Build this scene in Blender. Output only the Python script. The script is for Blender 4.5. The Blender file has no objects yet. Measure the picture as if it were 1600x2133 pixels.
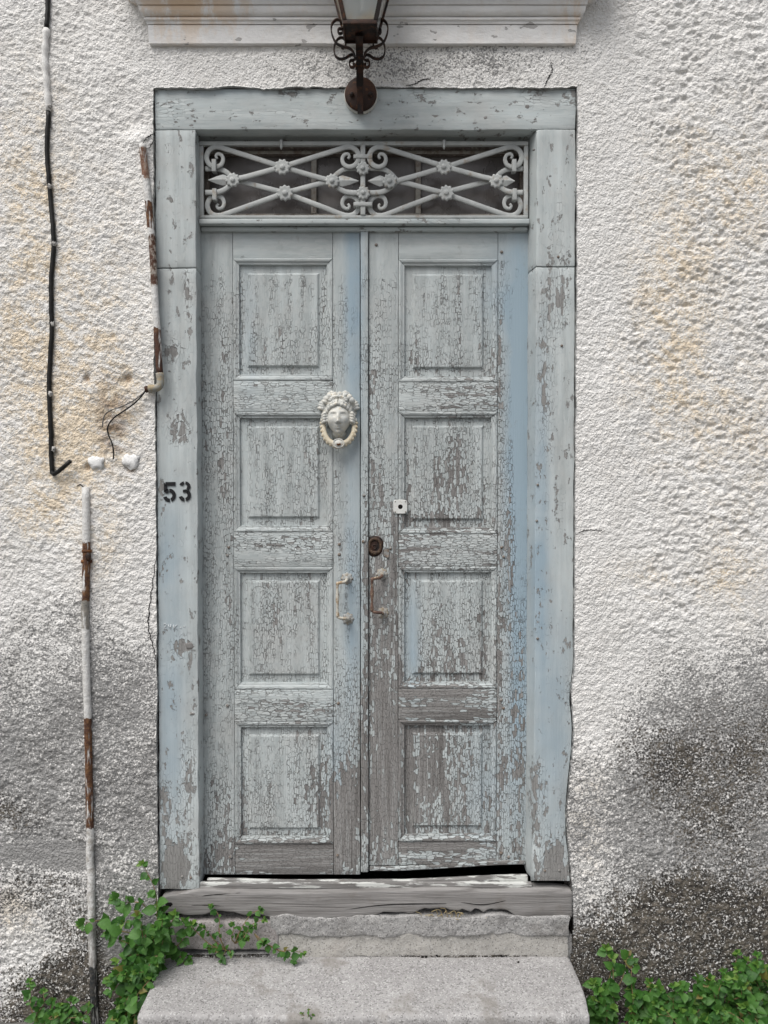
import bpy, bmesh, math, random
import numpy as np
from mathutils import Vector, Matrix, Euler

# ------------------------------------------------------------------ camera, sky, sun
sc = bpy.context.scene
COL = sc.collection
FPX, S = 1600.0, 0.00162            # focal length in photo pixels, metres per pixel at the wall
D = FPX * S                         # camera to wall
EYE = 1.79
PITCH = math.radians(1.15)
cam_d = bpy.data.cameras.new('camera')
cam = bpy.data.objects.new('camera', cam_d); COL.objects.link(cam)
cam_d.sensor_fit = 'VERTICAL'; cam_d.sensor_height = 36.0
cam_d.lens = FPX / 2133.0 * 36.0
cam_d.clip_end = 500; cam_d.clip_start = 0.05
cam.location = (0, -D, EYE)
cam.rotation_euler = (math.pi / 2 - PITCH, 0, 0)
sc.camera = cam

SUN = Vector((-0.34, -0.50, 1.0)).normalized()
w = bpy.data.worlds.new('World'); sc.world = w; w.use_nodes = True
nt = w.node_tree; bg = nt.nodes['Background']
sky = nt.nodes.new('ShaderNodeTexSky'); sky.sky_type = 'NISHITA'; sky.sun_disc = False
sky.sun_elevation = math.asin(SUN.z); sky.sun_rotation = math.atan2(SUN.x, SUN.y)
sky.dust_density = 4.0; sky.ozone_density = 0.6; sky.air_density = 1.0
hs = nt.nodes.new('ShaderNodeHueSaturation'); hs.inputs['Saturation'].default_value = 0.38
nt.links.new(sky.outputs[0], hs.inputs['Color']); nt.links.new(hs.outputs[0], bg.inputs[0])
bg.inputs[1].default_value = 0.082
sl = bpy.data.lights.new('sun', 'SUN'); sl.energy = 1.5; sl.angle = math.radians(38); sl.color = (1, .975, .94)
so = bpy.data.objects.new('sun', sl); COL.objects.link(so); so.location = (0, -3, 8)
so.rotation_euler = SUN.to_track_quat('Z', 'Y').to_euler()
vs = sc.view_settings; vs.view_transform = 'Standard'; vs.look = 'None'; vs.gamma = 1; vs.exposure = 0.72
vs.use_curve_mapping = False

# ------------------------------------------------------------------ pixel -> place
def P(px, py, y=0.0):
    c, s = math.cos(PITCH), math.sin(PITCH)
    u = (1066.5 - py) / FPX; r = (px - 800) / FPX
    dy = c + u * s; dz = -s + u * c
    t = (y + D) / dy
    return Vector((r * t, y, EYE + dz * t))
def X(px, y=0.0): return P(px, 1066.5, y).x
def Z(py, y=0.0): return P(800, py, y).z
def proj(x, y, z):                  # arrays -> photo pixels
    c, s = math.cos(PITCH), math.sin(PITCH)
    dep = (y + D) * c - (z - EYE) * s
    up = (y + D) * s + (z - EYE) * c
    return 800 + FPX * x / dep, 1066.5 - FPX * up / dep

# ------------------------------------------------------------------ numpy noise
def _hash(ix, iy, iz, seed):
    h = (ix.astype(np.int64) * 374761393 + iy.astype(np.int64) * 668265263 + iz.astype(np.int64) * 2147483647 + seed * 974634773) & 0xffffffff
    h = ((h ^ (h >> 13)) * 1274126177) & 0xffffffff
    h = ((h ^ (h >> 16)) * 2246822519) & 0xffffffff
    return ((h ^ (h >> 15)) & 0xffffff) / float(0xffffff)
def vnoise(x, y, z=None, seed=0):
    x = np.asarray(x, float); y = np.asarray(y, float)
    z = np.zeros_like(x) if z is None else np.asarray(z, float)
    ix, iy, iz = np.floor(x), np.floor(y), np.floor(z)
    fx, fy, fz = x - ix, y - iy, z - iz
    fx, fy, fz = [f * f * f * (f * (f * 6 - 15) + 10) for f in (fx, fy, fz)]
    r = 0
    for a in (0, 1):
        for b in (0, 1):
            for c in (0, 1):
                wgt = (fx if a else 1 - fx) * (fy if b else 1 - fy) * (fz if c else 1 - fz)
                r = r + wgt * _hash(ix + a, iy + b, iz + c, seed)
    return r * 2 - 1
def fbm(x, y, z=None, oct=3, seed=0, gain=.5):
    r, a, f, t = 0, 1, 1, 0
    for o in range(oct):
        r = r + a * vnoise(x * f, y * f, None if z is None else z * f, seed + o * 17); t += a
        a *= gain; f *= 2.03
    return r / t
def worley(x, y, seed=0):
    ix, iy = np.floor(x), np.floor(y); d = np.full(x.shape, 9.0); z0 = np.zeros_like(ix)
    for a in (-1, 0, 1):
        for b in (-1, 0, 1):
            cx = ix + a + _hash(ix + a, iy + b, z0, seed); cy = iy + b + _hash(ix + a, iy + b, z0 + 1, seed)
            d = np.minimum(d, (x - cx) ** 2 + (y - cy) ** 2)
    return np.sqrt(d)
def sstep(a, b, v):
    t = np.clip((v - a) / (b - a), 0, 1); return t * t * (3 - 2 * t)

# ------------------------------------------------------------------ objects
WO, FIELDS = {}, {}
def tag(o, label=None, cat=None, group=None, kind=None):
    for k, v in (('label', label), ('category', cat), ('group', group), ('kind', kind)):
        if v: o[k] = v
    return o
def place(o, world, parent=None):
    world = Vector(world); WO[o.name] = world
    if parent is not None:
        o.parent = parent; o.location = world - WO[parent.name]
    else:
        o.location = world
    return o
def empty(name, loc, label, cat, group=None):
    o = bpy.data.objects.new(name, None); COL.objects.link(o); o.empty_display_size = .05
    place(o, loc); return tag(o, label, cat, group, 'thing')
def mesh_obj(name, verts, faces, mat, parent=None, smooth=True, origin=None):
    v = np.array([tuple(p) for p in verts], float) if not isinstance(verts, np.ndarray) else verts
    c = (v.min(0) + v.max(0)) / 2 if origin is None else np.array(origin)
    me = bpy.data.meshes.new(name)
    me.from_pydata((v - c).tolist(), [], faces)
    me.update()
    if smooth: me.polygons.foreach_set('use_smooth', [True] * len(me.polygons))
    if mat: me.materials.append(mat)
    if mat and mat.name in FIELDS:
        for nm, lst in zip(('peel', 'blue'), FIELDS[mat.name]):
            val = np.zeros(len(v))
            for (bx, by, sx, sy, a) in lst: val += a * np.exp(-((v[:, 0] - X(bx, .072)) / (sx * S)) ** 2 - ((v[:, 2] - Z(by, .072)) / (sy * S)) ** 2)
            me.attributes.new(nm, 'FLOAT', 'POINT').data.foreach_set('value', val.astype(np.float32))
    o = bpy.data.objects.new(name, me); COL.objects.link(o)
    return place(o, c, parent)
def inst(name, me, loc, parent=None, rot=(0, 0, 0), scale=(1, 1, 1)):
    o = bpy.data.objects.new(name, me); COL.objects.link(o)
    o.rotation_euler = rot; o.scale = scale
    return place(o, loc, parent)
class MB:
    def __init__(s): s.v, s.f = [], []
    def add(s, v, f):
        n = len(s.v); s.v += [tuple(p) for p in v]; s.f += [tuple(i + n for i in q) for q in f]; return s
    def obj(s, name, mat, parent=None, smooth=True, origin=None): return mesh_obj(name, s.v, s.f, mat, parent, smooth, origin)
    def mesh(s, name, mat, smooth=True):
        me = bpy.data.meshes.new(name); me.from_pydata(s.v, [], s.f); me.update()
        if smooth: me.polygons.foreach_set('use_smooth', [True] * len(me.polygons))
        if mat: me.materials.append(mat)
        return me

def rbox(x0, x1, y0, y1, z0, z1, r=.003, cell=.03, fn=None):
    """box with rounded edges and subdivided faces; fn(N x 3 array)->array moves the vertices"""
    def lines(a, b):
        n = max(1, int(round((b - a - 2 * r) / cell)))
        L = [a, a + r * .3, a + r]
        L += list(np.linspace(a + r, b - r, n + 1)[1:-1]) + [b - r, b - r * .3, b]
        return np.array(L)
    xs, ys, zs = lines(x0, x1), lines(y0, y1), lines(z0, z1)
    nx, ny, nz = len(xs), len(ys), len(zs)
    idx, verts, faces = {}, [], []
    def vi(i, j, k):
        q = (i, j, k)
        if q not in idx: idx[q] = len(verts); verts.append((xs[i], ys[j], zs[k]))
        return idx[q]
    for i in range(nx - 1):
        for k in range(nz - 1):
            faces.append((vi(i, 0, k), vi(i + 1, 0, k), vi(i + 1, 0, k + 1), vi(i, 0, k + 1)))
            j = ny - 1; faces.append((vi(i, j, k), vi(i, j, k + 1), vi(i + 1, j, k + 1), vi(i + 1, j, k)))
    for j in range(ny - 1):
        for k in range(nz - 1):
            faces.append((vi(0, j, k), vi(0, j, k + 1), vi(0, j + 1, k + 1), vi(0, j + 1, k)))
            i = nx - 1; faces.append((vi(i, j, k), vi(i, j + 1, k), vi(i, j + 1, k + 1), vi(i, j, k + 1)))
    for i in range(nx - 1):
        for j in range(ny - 1):
            faces.append((vi(i, j, 0), vi(i, j + 1, 0), vi(i + 1, j + 1, 0), vi(i + 1, j, 0)))
            k = nz - 1; faces.append((vi(i, j, k), vi(i + 1, j, k), vi(i + 1, j + 1, k), vi(i, j + 1, k)))
    v = np.array(verts)
    lo = np.array([x0, y0, z0]) + r; hi = np.array([x1, y1, z1]) - r
    c = np.clip(v, lo, hi); d = v - c; n = np.linalg.norm(d, axis=1, keepdims=True)
    v = np.where(n > 1e-9, c + d / np.maximum(n, 1e-9) * np.minimum(n, r), v)
    if fn is not None: v = fn(v)
    return v, faces
def wob(amp, freq, seed=0, amp2=0, freq2=60):
    def fn(v):
        o = v.copy()
        for a in range(3):
            o[:, a] += amp * fbm(v[:, 0] * freq, v[:, 1] * freq, v[:, 2] * freq, 2, seed + a * 31)
            if amp2: o[:, a] += amp2 * vnoise(v[:, 0] * freq2, v[:, 1] * freq2, v[:, 2] * freq2, seed + 7 + a)
        return o
    return fn
def box_obj(name, x0, x1, y0, y1, z0, z1, mat, parent=None, r=.003, cell=.03, fn=None):
    v, f = rbox(x0, x1, y0, y1, z0, z1, r, cell, fn)
    return mesh_obj(name, v, f, mat, parent)

def tube(pts, rad, seg=10, cap=True, squash=None):
    pts = [Vector(p) for p in pts]; n = len(pts)
    if not hasattr(rad, '__len__'): rad = [rad] * n
    V, F = [], []
    t0 = (pts[1] - pts[0]).normalized()
    up = Vector((0, 0, 1)) if abs(t0.z) < .9 else Vector((0, 1, 0))
    a = t0.cross(up).normalized()
    for i in range(n):
        t = (pts[min(i + 1, n - 1)] - pts[max(i - 1, 0)]).normalized()
        a = (a - t * a.dot(t)).normalized(); b = t.cross(a)
        for k in range(seg):
            q = 2 * math.pi * k / seg
            V.append(pts[i] + (a * math.cos(q) + b * math.sin(q)) * rad[i])
    for i in range(n - 1):
        for k in range(seg):
            F.append((i * seg + k, i * seg + (k + 1) % seg, (i + 1) * seg + (k + 1) % seg, (i + 1) * seg + k))
    if cap: F += [tuple(range(seg))[::-1], tuple((n - 1) * seg + k for k in range(seg))]
    return V, F
def crom(pts, n=8):
    p = [Vector(q) for q in pts]; p = [p[0] * 2 - p[1]] + p + [p[-1] * 2 - p[-2]]; out = []
    for i in range(1, len(p) - 2):
        for k in range(n):
            t = k / n
            out.append(.5 * ((2 * p[i]) + (p[i + 1] - p[i - 1]) * t + (2 * p[i - 1] - 5 * p[i] + 4 * p[i + 1] - p[i + 2]) * t * t + (3 * p[i] - p[i - 1] - 3 * p[i + 1] + p[i + 2]) * t ** 3))
    return out + [p[-2]]
def flatbar(pts, wd, th, taper=0):
    """bar swept in the x-z plane: wd across the bar in that plane, th along y, edges eased"""
    n = len(pts); V, F = [], []; e = min(wd, th) * .18
    prof = [(-wd / 2 + e, -th / 2), (wd / 2 - e, -th / 2), (wd / 2, -th / 2 + e), (wd / 2, th / 2 - e), (wd / 2 - e, th / 2), (-wd / 2 + e, th / 2), (-wd / 2, th / 2 - e), (-wd / 2, -th / 2 + e)]
    for i in range(n):
        t = (pts[min(i + 1, n - 1)] - pts[max(i - 1, 0)]).normalized()
        nrm = Vector((-t.z, 0, t.x))
        k_ = 1 if not taper else .48 + .52 * min(1, i / taper)
        for (a, b) in prof: V.append(pts[i] + nrm * a * k_ + Vector((0, b, 0)))
    for i in range(n - 1):
        for k in range(8): F.append((i * 8 + k, i * 8 + (k + 1) % 8, (i + 1) * 8 + (k + 1) % 8, (i + 1) * 8 + k))
    F += [tuple(range(8))[::-1], tuple((n - 1) * 8 + k for k in range(8))]
    return V, F
def lathe(prof, seg=24, axis='y', scal=None):
    """prof = (radius, depth) pairs turned round the y axis, depth along -y (towards the street)"""
    V, F = [], []; n = len(prof)
    for (r, d) in prof:
        for k in range(seg):
            q = 2 * math.pi * k / seg; m = scal(q) if scal else 1
            V.append((r * m * math.cos(q), -d, r * m * math.sin(q)))
    for i in range(n - 1):
        for k in range(seg): F.append((i * seg + k, i * seg + (k + 1) % seg, (i + 1) * seg + (k + 1) % seg, (i + 1) * seg + k))
    F.append(tuple((n - 1) * seg + k for k in range(seg)))
    return V, F
def ellipsoid(c, r, su=12, sv=8, rot=None):
    V, F = [], []
    for i in range(sv + 1):
        th = math.pi * i / sv
        for k in range(su):
            q = 2 * math.pi * k / su
            p = Vector((r[0] * math.sin(th) * math.cos(q), r[1] * math.sin(th) * math.sin(q), r[2] * math.cos(th)))
            if rot is not None: p = rot @ p
            V.append(p + Vector(c))
    for i in range(sv):
        for k in range(su): F.append((i * su + k, (i + 1) * su + k, (i + 1) * su + (k + 1) % su, i * su + (k + 1) % su))
    return V, F

# ------------------------------------------------------------------ material building
class E:
    """socket with arithmetic"""
    def __init__(s, m, sock): s.m, s.s = m, sock
    def __add__(a, b): return a.m.math('ADD', a, b)
    __radd__ = __add__
    def __sub__(a, b): return a.m.math('SUBTRACT', a, b)
    def __rsub__(a, b): return a.m.math('SUBTRACT', b, a)
    def __mul__(a, b): return a.m.math('MULTIPLY', a, b)
    __rmul__ = __mul__
    def __truediv__(a, b): return a.m.math('DIVIDE', a, b)
class Mat:
    def __init__(s, name, rough=.8):
        s.mat = bpy.data.materials.new(name); s.mat.use_nodes = True
        s.nt = s.mat.node_tree; s.b = s.nt.nodes['Principled BSDF']
        s.b.inputs['Roughness'].default_value = rough
        s.b.inputs['Specular IOR Level'].default_value = .25
    def N(s, t, **k):
        n = s.nt.nodes.new(t)
        for a, v in k.items(): setattr(n, a, v)
        return n
    def put(s, inp, v):
        if isinstance(v, E): s.nt.links.new(v.s, inp)
        elif isinstance(v, (tuple, list)): inp.default_value = (*v, 1)[:len(inp.default_value)] if len(v) < len(inp.default_value) else v
        else: inp.default_value = v
    def math(s, op, a, b=0.0, clamp=False):
        n = s.N('ShaderNodeMath', operation=op, use_clamp=clamp); s.put(n.inputs[0], a); s.put(n.inputs[1], b); return E(s, n.outputs[0])
    def pos(s):
        if not hasattr(s, '_p'): s._p = E(s, s.N('ShaderNodeNewGeometry').outputs['Position'])
        return s._p
    def xyz(s, v=None):
        n = s.N('ShaderNodeSeparateXYZ'); s.put(n.inputs[0], v or s.pos()); return [E(s, o) for o in n.outputs]
    def scale(s, v, k):
        n = s.N('ShaderNodeVectorMath', operation='MULTIPLY'); s.put(n.inputs[0], v); n.inputs[1].default_value = k; return E(s, n.outputs[0])
    def vadd(s, v, q):
        n = s.N('ShaderNodeVectorMath', operation='ADD'); s.put(n.inputs[0], v); s.put(n.inputs[1], q); return E(s, n.outputs[0])
    def noise(s, v, sc_, det=3, rough=.55, dist=0, col=False):
        n = s.N('ShaderNodeTexNoise'); s.put(n.inputs['Vector'], v); n.inputs['Scale'].default_value = sc_
        n.inputs['Detail'].default_value = det; n.inputs['Roughness'].default_value = rough; n.inputs['Distortion'].default_value = dist
        return E(s, n.outputs['Color' if col else 'Fac'])
    def vor(s, v, sc_, feat='F1', rnd=1.0):
        n = s.N('ShaderNodeTexVoronoi', feature=feat); s.put(n.inputs['Vector'], v); n.inputs['Scale'].default_value = sc_
        n.inputs['Randomness'].default_value = rnd; return n
    def ss(s, a, b, v):
        n = s.N('ShaderNodeMapRange', interpolation_type='SMOOTHSTEP'); s.put(n.inputs['Value'], v)
        s.put(n.inputs['From Min'], a); s.put(n.inputs['From Max'], b); return E(s, n.outputs[0])
    def mix(s, f, a, b):
        n = s.N('ShaderNodeMix', data_type='RGBA'); s.put(n.inputs[0], f); s.put(n.inputs[6], a); s.put(n.inputs[7], b); return E(s, n.outputs[2])
    def ramp(s, f, stops, interp='LINEAR'):
        n = s.N('ShaderNodeValToRGB'); s.put(n.inputs[0], f); cr = n.color_ramp; cr.interpolation = interp
        while len(cr.elements) < len(stops): cr.elements.new(.5)
        for e, (p, c) in zip(cr.elements, stops): e.position = p; e.color = (*c, 1)
        return E(s, n.outputs[0])
    def attr(s, name): return E(s, s.N('ShaderNodeAttribute', attribute_name=name).outputs['Fac'])
    def gauss(s, x, z, x0, z0, sx, sz):
        a = (x - x0) * (1 / sx); b = (z - z0) * (1 / sz)
        return s.math('POWER', 2.718, (a * a + b * b) * -1.0)
    def color(s, v): s.put(s.b.inputs['Base Color'], v); return s
    def bump(s, h, dist, strength=1.0):
        n = s.N('ShaderNodeBump'); n.inputs['Distance'].default_value = dist; n.inputs['Strength'].default_value = strength
        s.put(n.inputs['Height'], h); s.nt.links.new(n.outputs[0], s.b.inputs['Normal']); return s

YD = 0.072                          # door face
def wood_nodes(m, horiz, tone=1.0):
    p = m.pos()
    g = m.noise(m.scale(p, (5, 60, 130) if horiz else (130, 60, 5)), 1.0, 4, .6, .6)
    g2 = m.noise(m.scale(p, (2, 20, 22) if horiz else (22, 20, 2)), 1.0, 3, .6, 1.0)
    f = g * .55 + g2 * .45
    c = m.ramp(f, [(.28, tuple(tone * q for q in (.085, .078, .073))), (.45, tuple(tone * q for q in (.183, .176, .170))), (.6, tuple(tone * q for q in (.260, .252, .245))), (.75, tuple(tone * q for q in (.335, .325, .315)))])
    return c, g
def paint_mat(name, horiz=False, base=.0, blobs=(), blue=(), smoothz=(), cell=95, crackw=.075, tint=(.432, .472, .474), crack=1.0, chips=0.0, woodtone=None):
    """old pale blue paint flaking off grey wood. blobs: where it has come off (px, py, sx, sy, amount)"""
    m = Mat(name, .72); p = m.pos(); x, y, z = m.xyz()
    dis = m.noise(p, 55, 3, .6, 0, True)
    pd = m.vadd(m.scale(p, (.45, 1, 1.35) if horiz else (1.45, 1, .48)), m.scale(dis, (.009, .009, .009)))
    v1 = m.vor(pd, cell, 'F1', .9); ve = m.vor(pd, cell, 'F2', .9); v1.distance = ve.distance = 'CHEBYCHEV'
    rnd = m.xyz(E(m, v1.outputs['Color']))[0]
    cp = E(m, v1.outputs['Position'])
    edge = (E(m, ve.outputs['Distance']) - E(m, v1.outputs['Distance'])) * .8
    streak = m.noise(m.scale(cp, (6, 5, 22) if horiz else (34, 5, 6.5)), 1.0, 4, .66)
    big = m.noise(p, 3.1, 3, .5)
    fld = (streak - .5) * 1.75 + (big - .5) * .55 + base
    fld = fld + m.attr('peel')
    FIELDS[name] = (list(blobs) + [(*q_[:4], -q_[4]) for q_ in smoothz], list(blue))
    fr = fld + (rnd - .5) * .42
    bare = m.ss(.34, .38, fr)
    crk = m.math('MULTIPLY', m.ss(crackw, crackw * .25, edge), m.ss(-.25, .25, fld + (m.noise(p, 26, 3) - .5) * .9))
    crk = crk * crack
    if chips:
        ch = m.noise(m.scale(p, (1, 1, 1.6) if horiz else (1.5, 1, .8)), 21, 6, .70)
        bare = m.math('MAXIMUM', bare, m.ss(1 - chips, 1.012 - chips, ch + fld * .10))
    wood, grain = wood_nodes(m, horiz, 1.14)
    wood = m.mix(m.ss(.50, .68, grain) * .42, wood, (.36, .375, .37))
    if woodtone: wood = m.mix(.5, wood, woodtone)
    # paint colour: chalky, streaked down the grain, bluer where it is sheltered from wear
    st = m.noise(m.scale(p, (3, 3, 26) if horiz else (26, 3, 2.2)), 1.0, 4, .6)
    pc = m.mix(m.ss(.3, .72, st), tuple(q * .80 for q in tint), tuple(q * 1.13 for q in tint))
    pc = m.mix(m.ss(.45, .75, m.noise(p, 7, 4, .6)) * .55, pc, (.40, .405, .395))
    pc = m.mix(rnd * .30, pc, (.56, .575, .56))
    pc = m.mix(m.math('MULTIPLY', m.attr('blue'), m.noise(p, 9, 2) + .3, True), pc, (.300, .385, .445))
    dirt = m.ss(.60, .74, m.noise(m.scale(p, (1, 1, .6)), 24, 5, .7))
    pc = m.mix(dirt * .4, pc, (.22, .215, .205))
    pc = m.mix(crk * .8, pc, (.15, .144, .138))
    col = m.mix(bare, pc, wood)
    m.color(col)
    zz_ = (m.xyz(cp)[2] - m.xyz(pd)[2]) * 95.0; xx_ = (m.xyz(cp)[0] - m.xyz(pd)[0]) * 50.0
    lift = (zz_ * (rnd * 1.1 + .1) + xx_ * (rnd - .5)) * m.ss(-.35, .25, fld)
    h = (1 - bare) * (1.0 + lift * .8) - crk * .9 + grain * .30
    m.bump(h, .0026, 1.0)
    m.put(m.b.inputs['Roughness'], bare * .2 + .65)
    return m.mat

DOOR_BLOBS = [(800, 1235, 45, 170, .55), (800, 1620, 50, 180, .75), (900, 1625, 70, 130, .40), (1070, 1180, 35, 330, .42), (925, 1330, 70, 110, .20),
              (1075, 1640, 45, 160, .18), (940, 960, 40, 90, .34), (900, 1090, 90, 22, .45), (930, 1145, 130, 50, .22), (930, 1470, 130, 55, .36), (930, 1775, 150, 45, .42),
              (590, 1790, 130, 40, .95), (725, 1700, 36, 110, .62), (665, 1640, 34, 90, .42), (470, 1700, 60, 130, .20), (600, 1480, 120, 60, .14), (590, 1130, 110, 20, .1),
              (880, 760, 90, 26, .22), (1035, 760, 20, 90, .25), (775, 1000, 16, 330, .30), (930, 1560, 200, 330, .16), (930, 1000, 110, 140, .12), (450, 1000, 40, 300, .14), (590, 830, 120, 30, .12), (940, 830, 120, 30, .12), (590, 1770, 90, 20, .2)]
DOOR_BLUE = [(1084, 900, 28, 360, 2.4), (738, 640, 18, 300, 1.5), (735, 1250, 18, 250, 1.0), (1085, 1400, 22, 300, 1.2), (1050, 600, 50, 120, .7), (860, 1340, 16, 120, .9), (520, 700, 14, 150, .4), (700, 1600, 24, 130, .6), (1020, 1640, 60, 130, .5)]
DOOR_SMOOTH = [(1086, 930, 22, 400, .8), (590, 500, 400, 45, .5), (930, 500, 400, 45, .5), (735, 930, 26, 160, .45), (738, 600, 16, 260, .4), (860, 1330, 14, 110, .45), (590, 640, 60, 60, .15), (740, 1250, 10, 260, .4)]
M_DOOR = paint_mat('door_paint_upright_grain', False, -.035, DOOR_BLOBS, DOOR_BLUE, DOOR_SMOOTH)
M_MOULD = paint_mat('door_paint_moulding', False, -.10, DOOR_BLOBS, DOOR_BLUE, DOOR_SMOOTH)
M_MOULDH = paint_mat('door_paint_moulding_level', True, -.06, DOOR_BLOBS, DOOR_BLUE, DOOR_SMOOTH)
M_RAIL = paint_mat('door_paint_level_grain', True, .02, DOOR_BLOBS, DOOR_BLUE, DOOR_SMOOTH)
FR_BLOBS = [(370, 1790, 40, 70, .60), (1150, 1800, 40, 80, .62), (1150, 640, 24, 90, .34), (1125, 820, 14, 110, .4), (1185, 1440, 14, 40, .4), (370, 740, 30, 24, .4), (385, 900, 30, 30, .34), (390, 1340, 22, 22, .6), (350, 1660, 26, 50, .36),
            (1110, 1650, 14, 80, .36), (1180, 215, 20, 30, .35), (620, 205, 24, 20, .4), (1100, 222, 24, 16, .36), (870, 205, 20, 12, .32), (380, 255, 40, 10, .3), (405, 620, 10, 40, .34), (400, 1600, 12, 90, .4)]
FR_BLUE = [(1116, 1150, 18, 380, 1.3), (365, 1480, 30, 300, .8), (1150, 1500, 36, 260, .8), (480, 200, 120, 24, .5), (360, 1150, 40, 160, .5)]
M_FRAME = paint_mat('frame_paint_upright', False, -.30, [(a, b, c_, d, e * 2.1) for a, b, c_, d, e in FR_BLOBS], FR_BLUE, (), 75, .05, (.47, .512, .515), .5, .425, (.28, .28, .272))
M_LINTEL = paint_mat('frame_paint_level', True, -.30, [(a, b, c_, d, e * 2.1) for a, b, c_, d, e in FR_BLOBS], FR_BLUE, (), 75, .05, (.46, .508, .513), .5, .425, (.28, .28, .272))

def wood_mat(name, horiz=True, tone=1.0, paint=0.0):
    m = Mat(name, .85); c, g = wood_nodes(m, horiz, tone); p = m.pos()
    if paint:
        n = m.noise(m.scale(p, (8, 30, 60)), 1.0, 4, .65)
        c = m.mix(m.ss(1 - paint, 1.06 - paint, n), c, (.56, .57, .545))
    c = m.mix(m.ss(.55, .8, m.noise(p, 14, 4, .6)) * .4, c, (.13, .105, .085))
    m.color(c); m.bump(g, .004, .9); return m.mat
M_TIMBER = wood_mat('weathered_timber', True, 1.12)
M_SILL = wood_mat('sill_worn_paint', True, 1.0, .52)

def simple(name, a, b, scale=20, lo=.4, hi=.65, rough=.8, bump=.0, c=None, metal=0, det=5):
    m = Mat(name, rough); p = m.pos(); n = m.noise(p, scale, det, .62)
    col = m.mix(m.ss(lo, hi, n), a, b)
    if c: col = m.mix(m.ss(.56, .68, m.noise(p, scale * 2.3, 5, .65)), col, c)
    m.color(col); m.b.inputs['Metallic'].default_value = metal
    if bump: m.bump(n + m.noise(p, scale * 4, 3) * .4, bump)
    return m.mat
M_IRON = simple('grille_grey_paint', (.37, .385, .38), (.46, .475, .465), 14, .35, .65, .6, .0008, (.33, .30, .26))
M_RUST = simple('rusted_black_iron', (.018, .014, .013), (.055, .026, .017), 26, .42, .62, .62, .001, (.10, .042, .018))
M_RUST2 = simple('orange_rust', (.07, .032, .018), (.20, .085, .03), 22, .4, .65, .75, .001, (.04, .02, .014))
M_PLATE = simple('dark_plate_rust', (.032, .018, .014), (.075, .034, .02), 16, .42, .66, .65, .001, (.13, .055, .022))
M_DARK = simple('black_rubber', (.009, .009, .009), (.018, .017, .016), 30, .4, .6, .5)
M_HOLE = simple('dark_hollow', (.006, .005, .005), (.012, .010, .009), 30, .4, .6, .95)
M_CREAM = simple('knocker_cream_paint', (.50, .51, .49), (.62, .61, .56), 45, .4, .6, .55, .0006, (.54, .46, .33))
M_KRING = simple('knocker_rust_stained', (.58, .52, .40), (.44, .30, .15), 60, .5, .72, .6, .0008, (.60, .57, .50))
M_WHITE = simple('old_white_plate', (.62, .63, .61), (.70, .70, .68), 60, .4, .7, .5, .0004, (.50, .47, .40))
M_PLUG = simple('white_filler', (.74, .74, .73), (.82, .82, .81), 50, .4, .6, .85, .002)
M_NUM = simple('black_stencil_paint', (.012, .012, .014), (.03, .032, .036), 90, .5, .75, .6)
M_CHALK = simple('chalk', (.7, .72, .73), (.78, .79, .8), 60)
M_NAIL = simple('painted_nail', (.26, .26, .25), (.17, .13, .10), 90, .4, .6, .6)
M_GREYPL = simple('elbow_grey', (.30, .30, .275), (.34, .28, .18), 40, .45, .65, .6, .0008, (.30, .20, .10))
M_TRIM = simple('transom_wood_cream', (.33, .315, .285), (.21, .175, .15), 40, .42, .66, .8, .001, (.42, .40, .36))
M_BROWNTRIM = simple('transom_wood_brown', (.16, .135, .12), (.10, .075, .062), 34, .42, .66, .85, .001, (.30, .27, .23))

m = Mat('dirty_pane', .28); n_ = m.noise(m.scale(m.pos(), (1, 1, .5)), 9, 5, .6)
m.color(m.mix(m.ss(.35, .7, n_), (.13, .118, .114), (.20, .185, .178))); m.b.inputs['Specular IOR Level'].default_value = .5
m.b.inputs['Transmission Weight'].default_value = .15; m.put(m.b.inputs['Roughness'], n_ * .5 + .05); M_PANE = m.mat
m = Mat('milky_lantern_glass', .35); m.color(m.mix(m.ss(.4, .65, m.noise(m.pos(), 9, 3)), (.80, .83, .83), (.80, .74, .64)))  # peach patches paint in the wall mirrored and seen through the panes
m.b.inputs['Transmission Weight'].default_value = .82; m.b.inputs['IOR'].default_value = 1.05; M_LGLASS = m.mat

# white-painted conduit whose paint has worn off in stretches
def conduit_mat(name, stops, amp=.02):
    m = Mat(name, .75); x, y, z = m.xyz(); p = m.pos()
    zz = z + (m.noise(p, 34, 4, .65) - .5) * amp * 2 + (m.noise(p, 11, 2) - .5) * amp
    col = None
    for (za, zb, c1, c2) in stops:
        n = m.mix(m.ss(.42, .62, m.noise(p, 70, 4, .6)), c1, c2)
        if col is None: col = n
        else: col = m.mix(m.ss(za - .004, za, zz) * m.ss(zb + .004, zb, zz) * m.ss(.36, .46, m.noise(m.scale(p, (70, 70, 9)), 1.0, 4, .65)), col, n)
    m.color(col); m.bump(m.noise(p, 90, 4, .6), .004); return m.mat
WH, WH2 = (.66, .655, .64), (.55, .54, .52)
RU, RU2 = (.085, .042, .028), (.17, .085, .04)
GY, GY2 = (.22, .21, .19), (.27, .25, .22)
M_COND2 = conduit_mat('conduit_worn_white', [(0, 0, WH, WH2), (Z(1255), Z(1130), RU, RU2), (Z(1305), Z(1250), GY, GY2), (Z(1712), Z(1492), RU, RU2), (Z(1905), Z(1720), WH, (.42, .40, .37)), (Z(2010), Z(1900), (.34, .32, .30), WH2), (Z(2200), Z(2000), (.035, .038, .04), (.07, .065, .06))])
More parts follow.
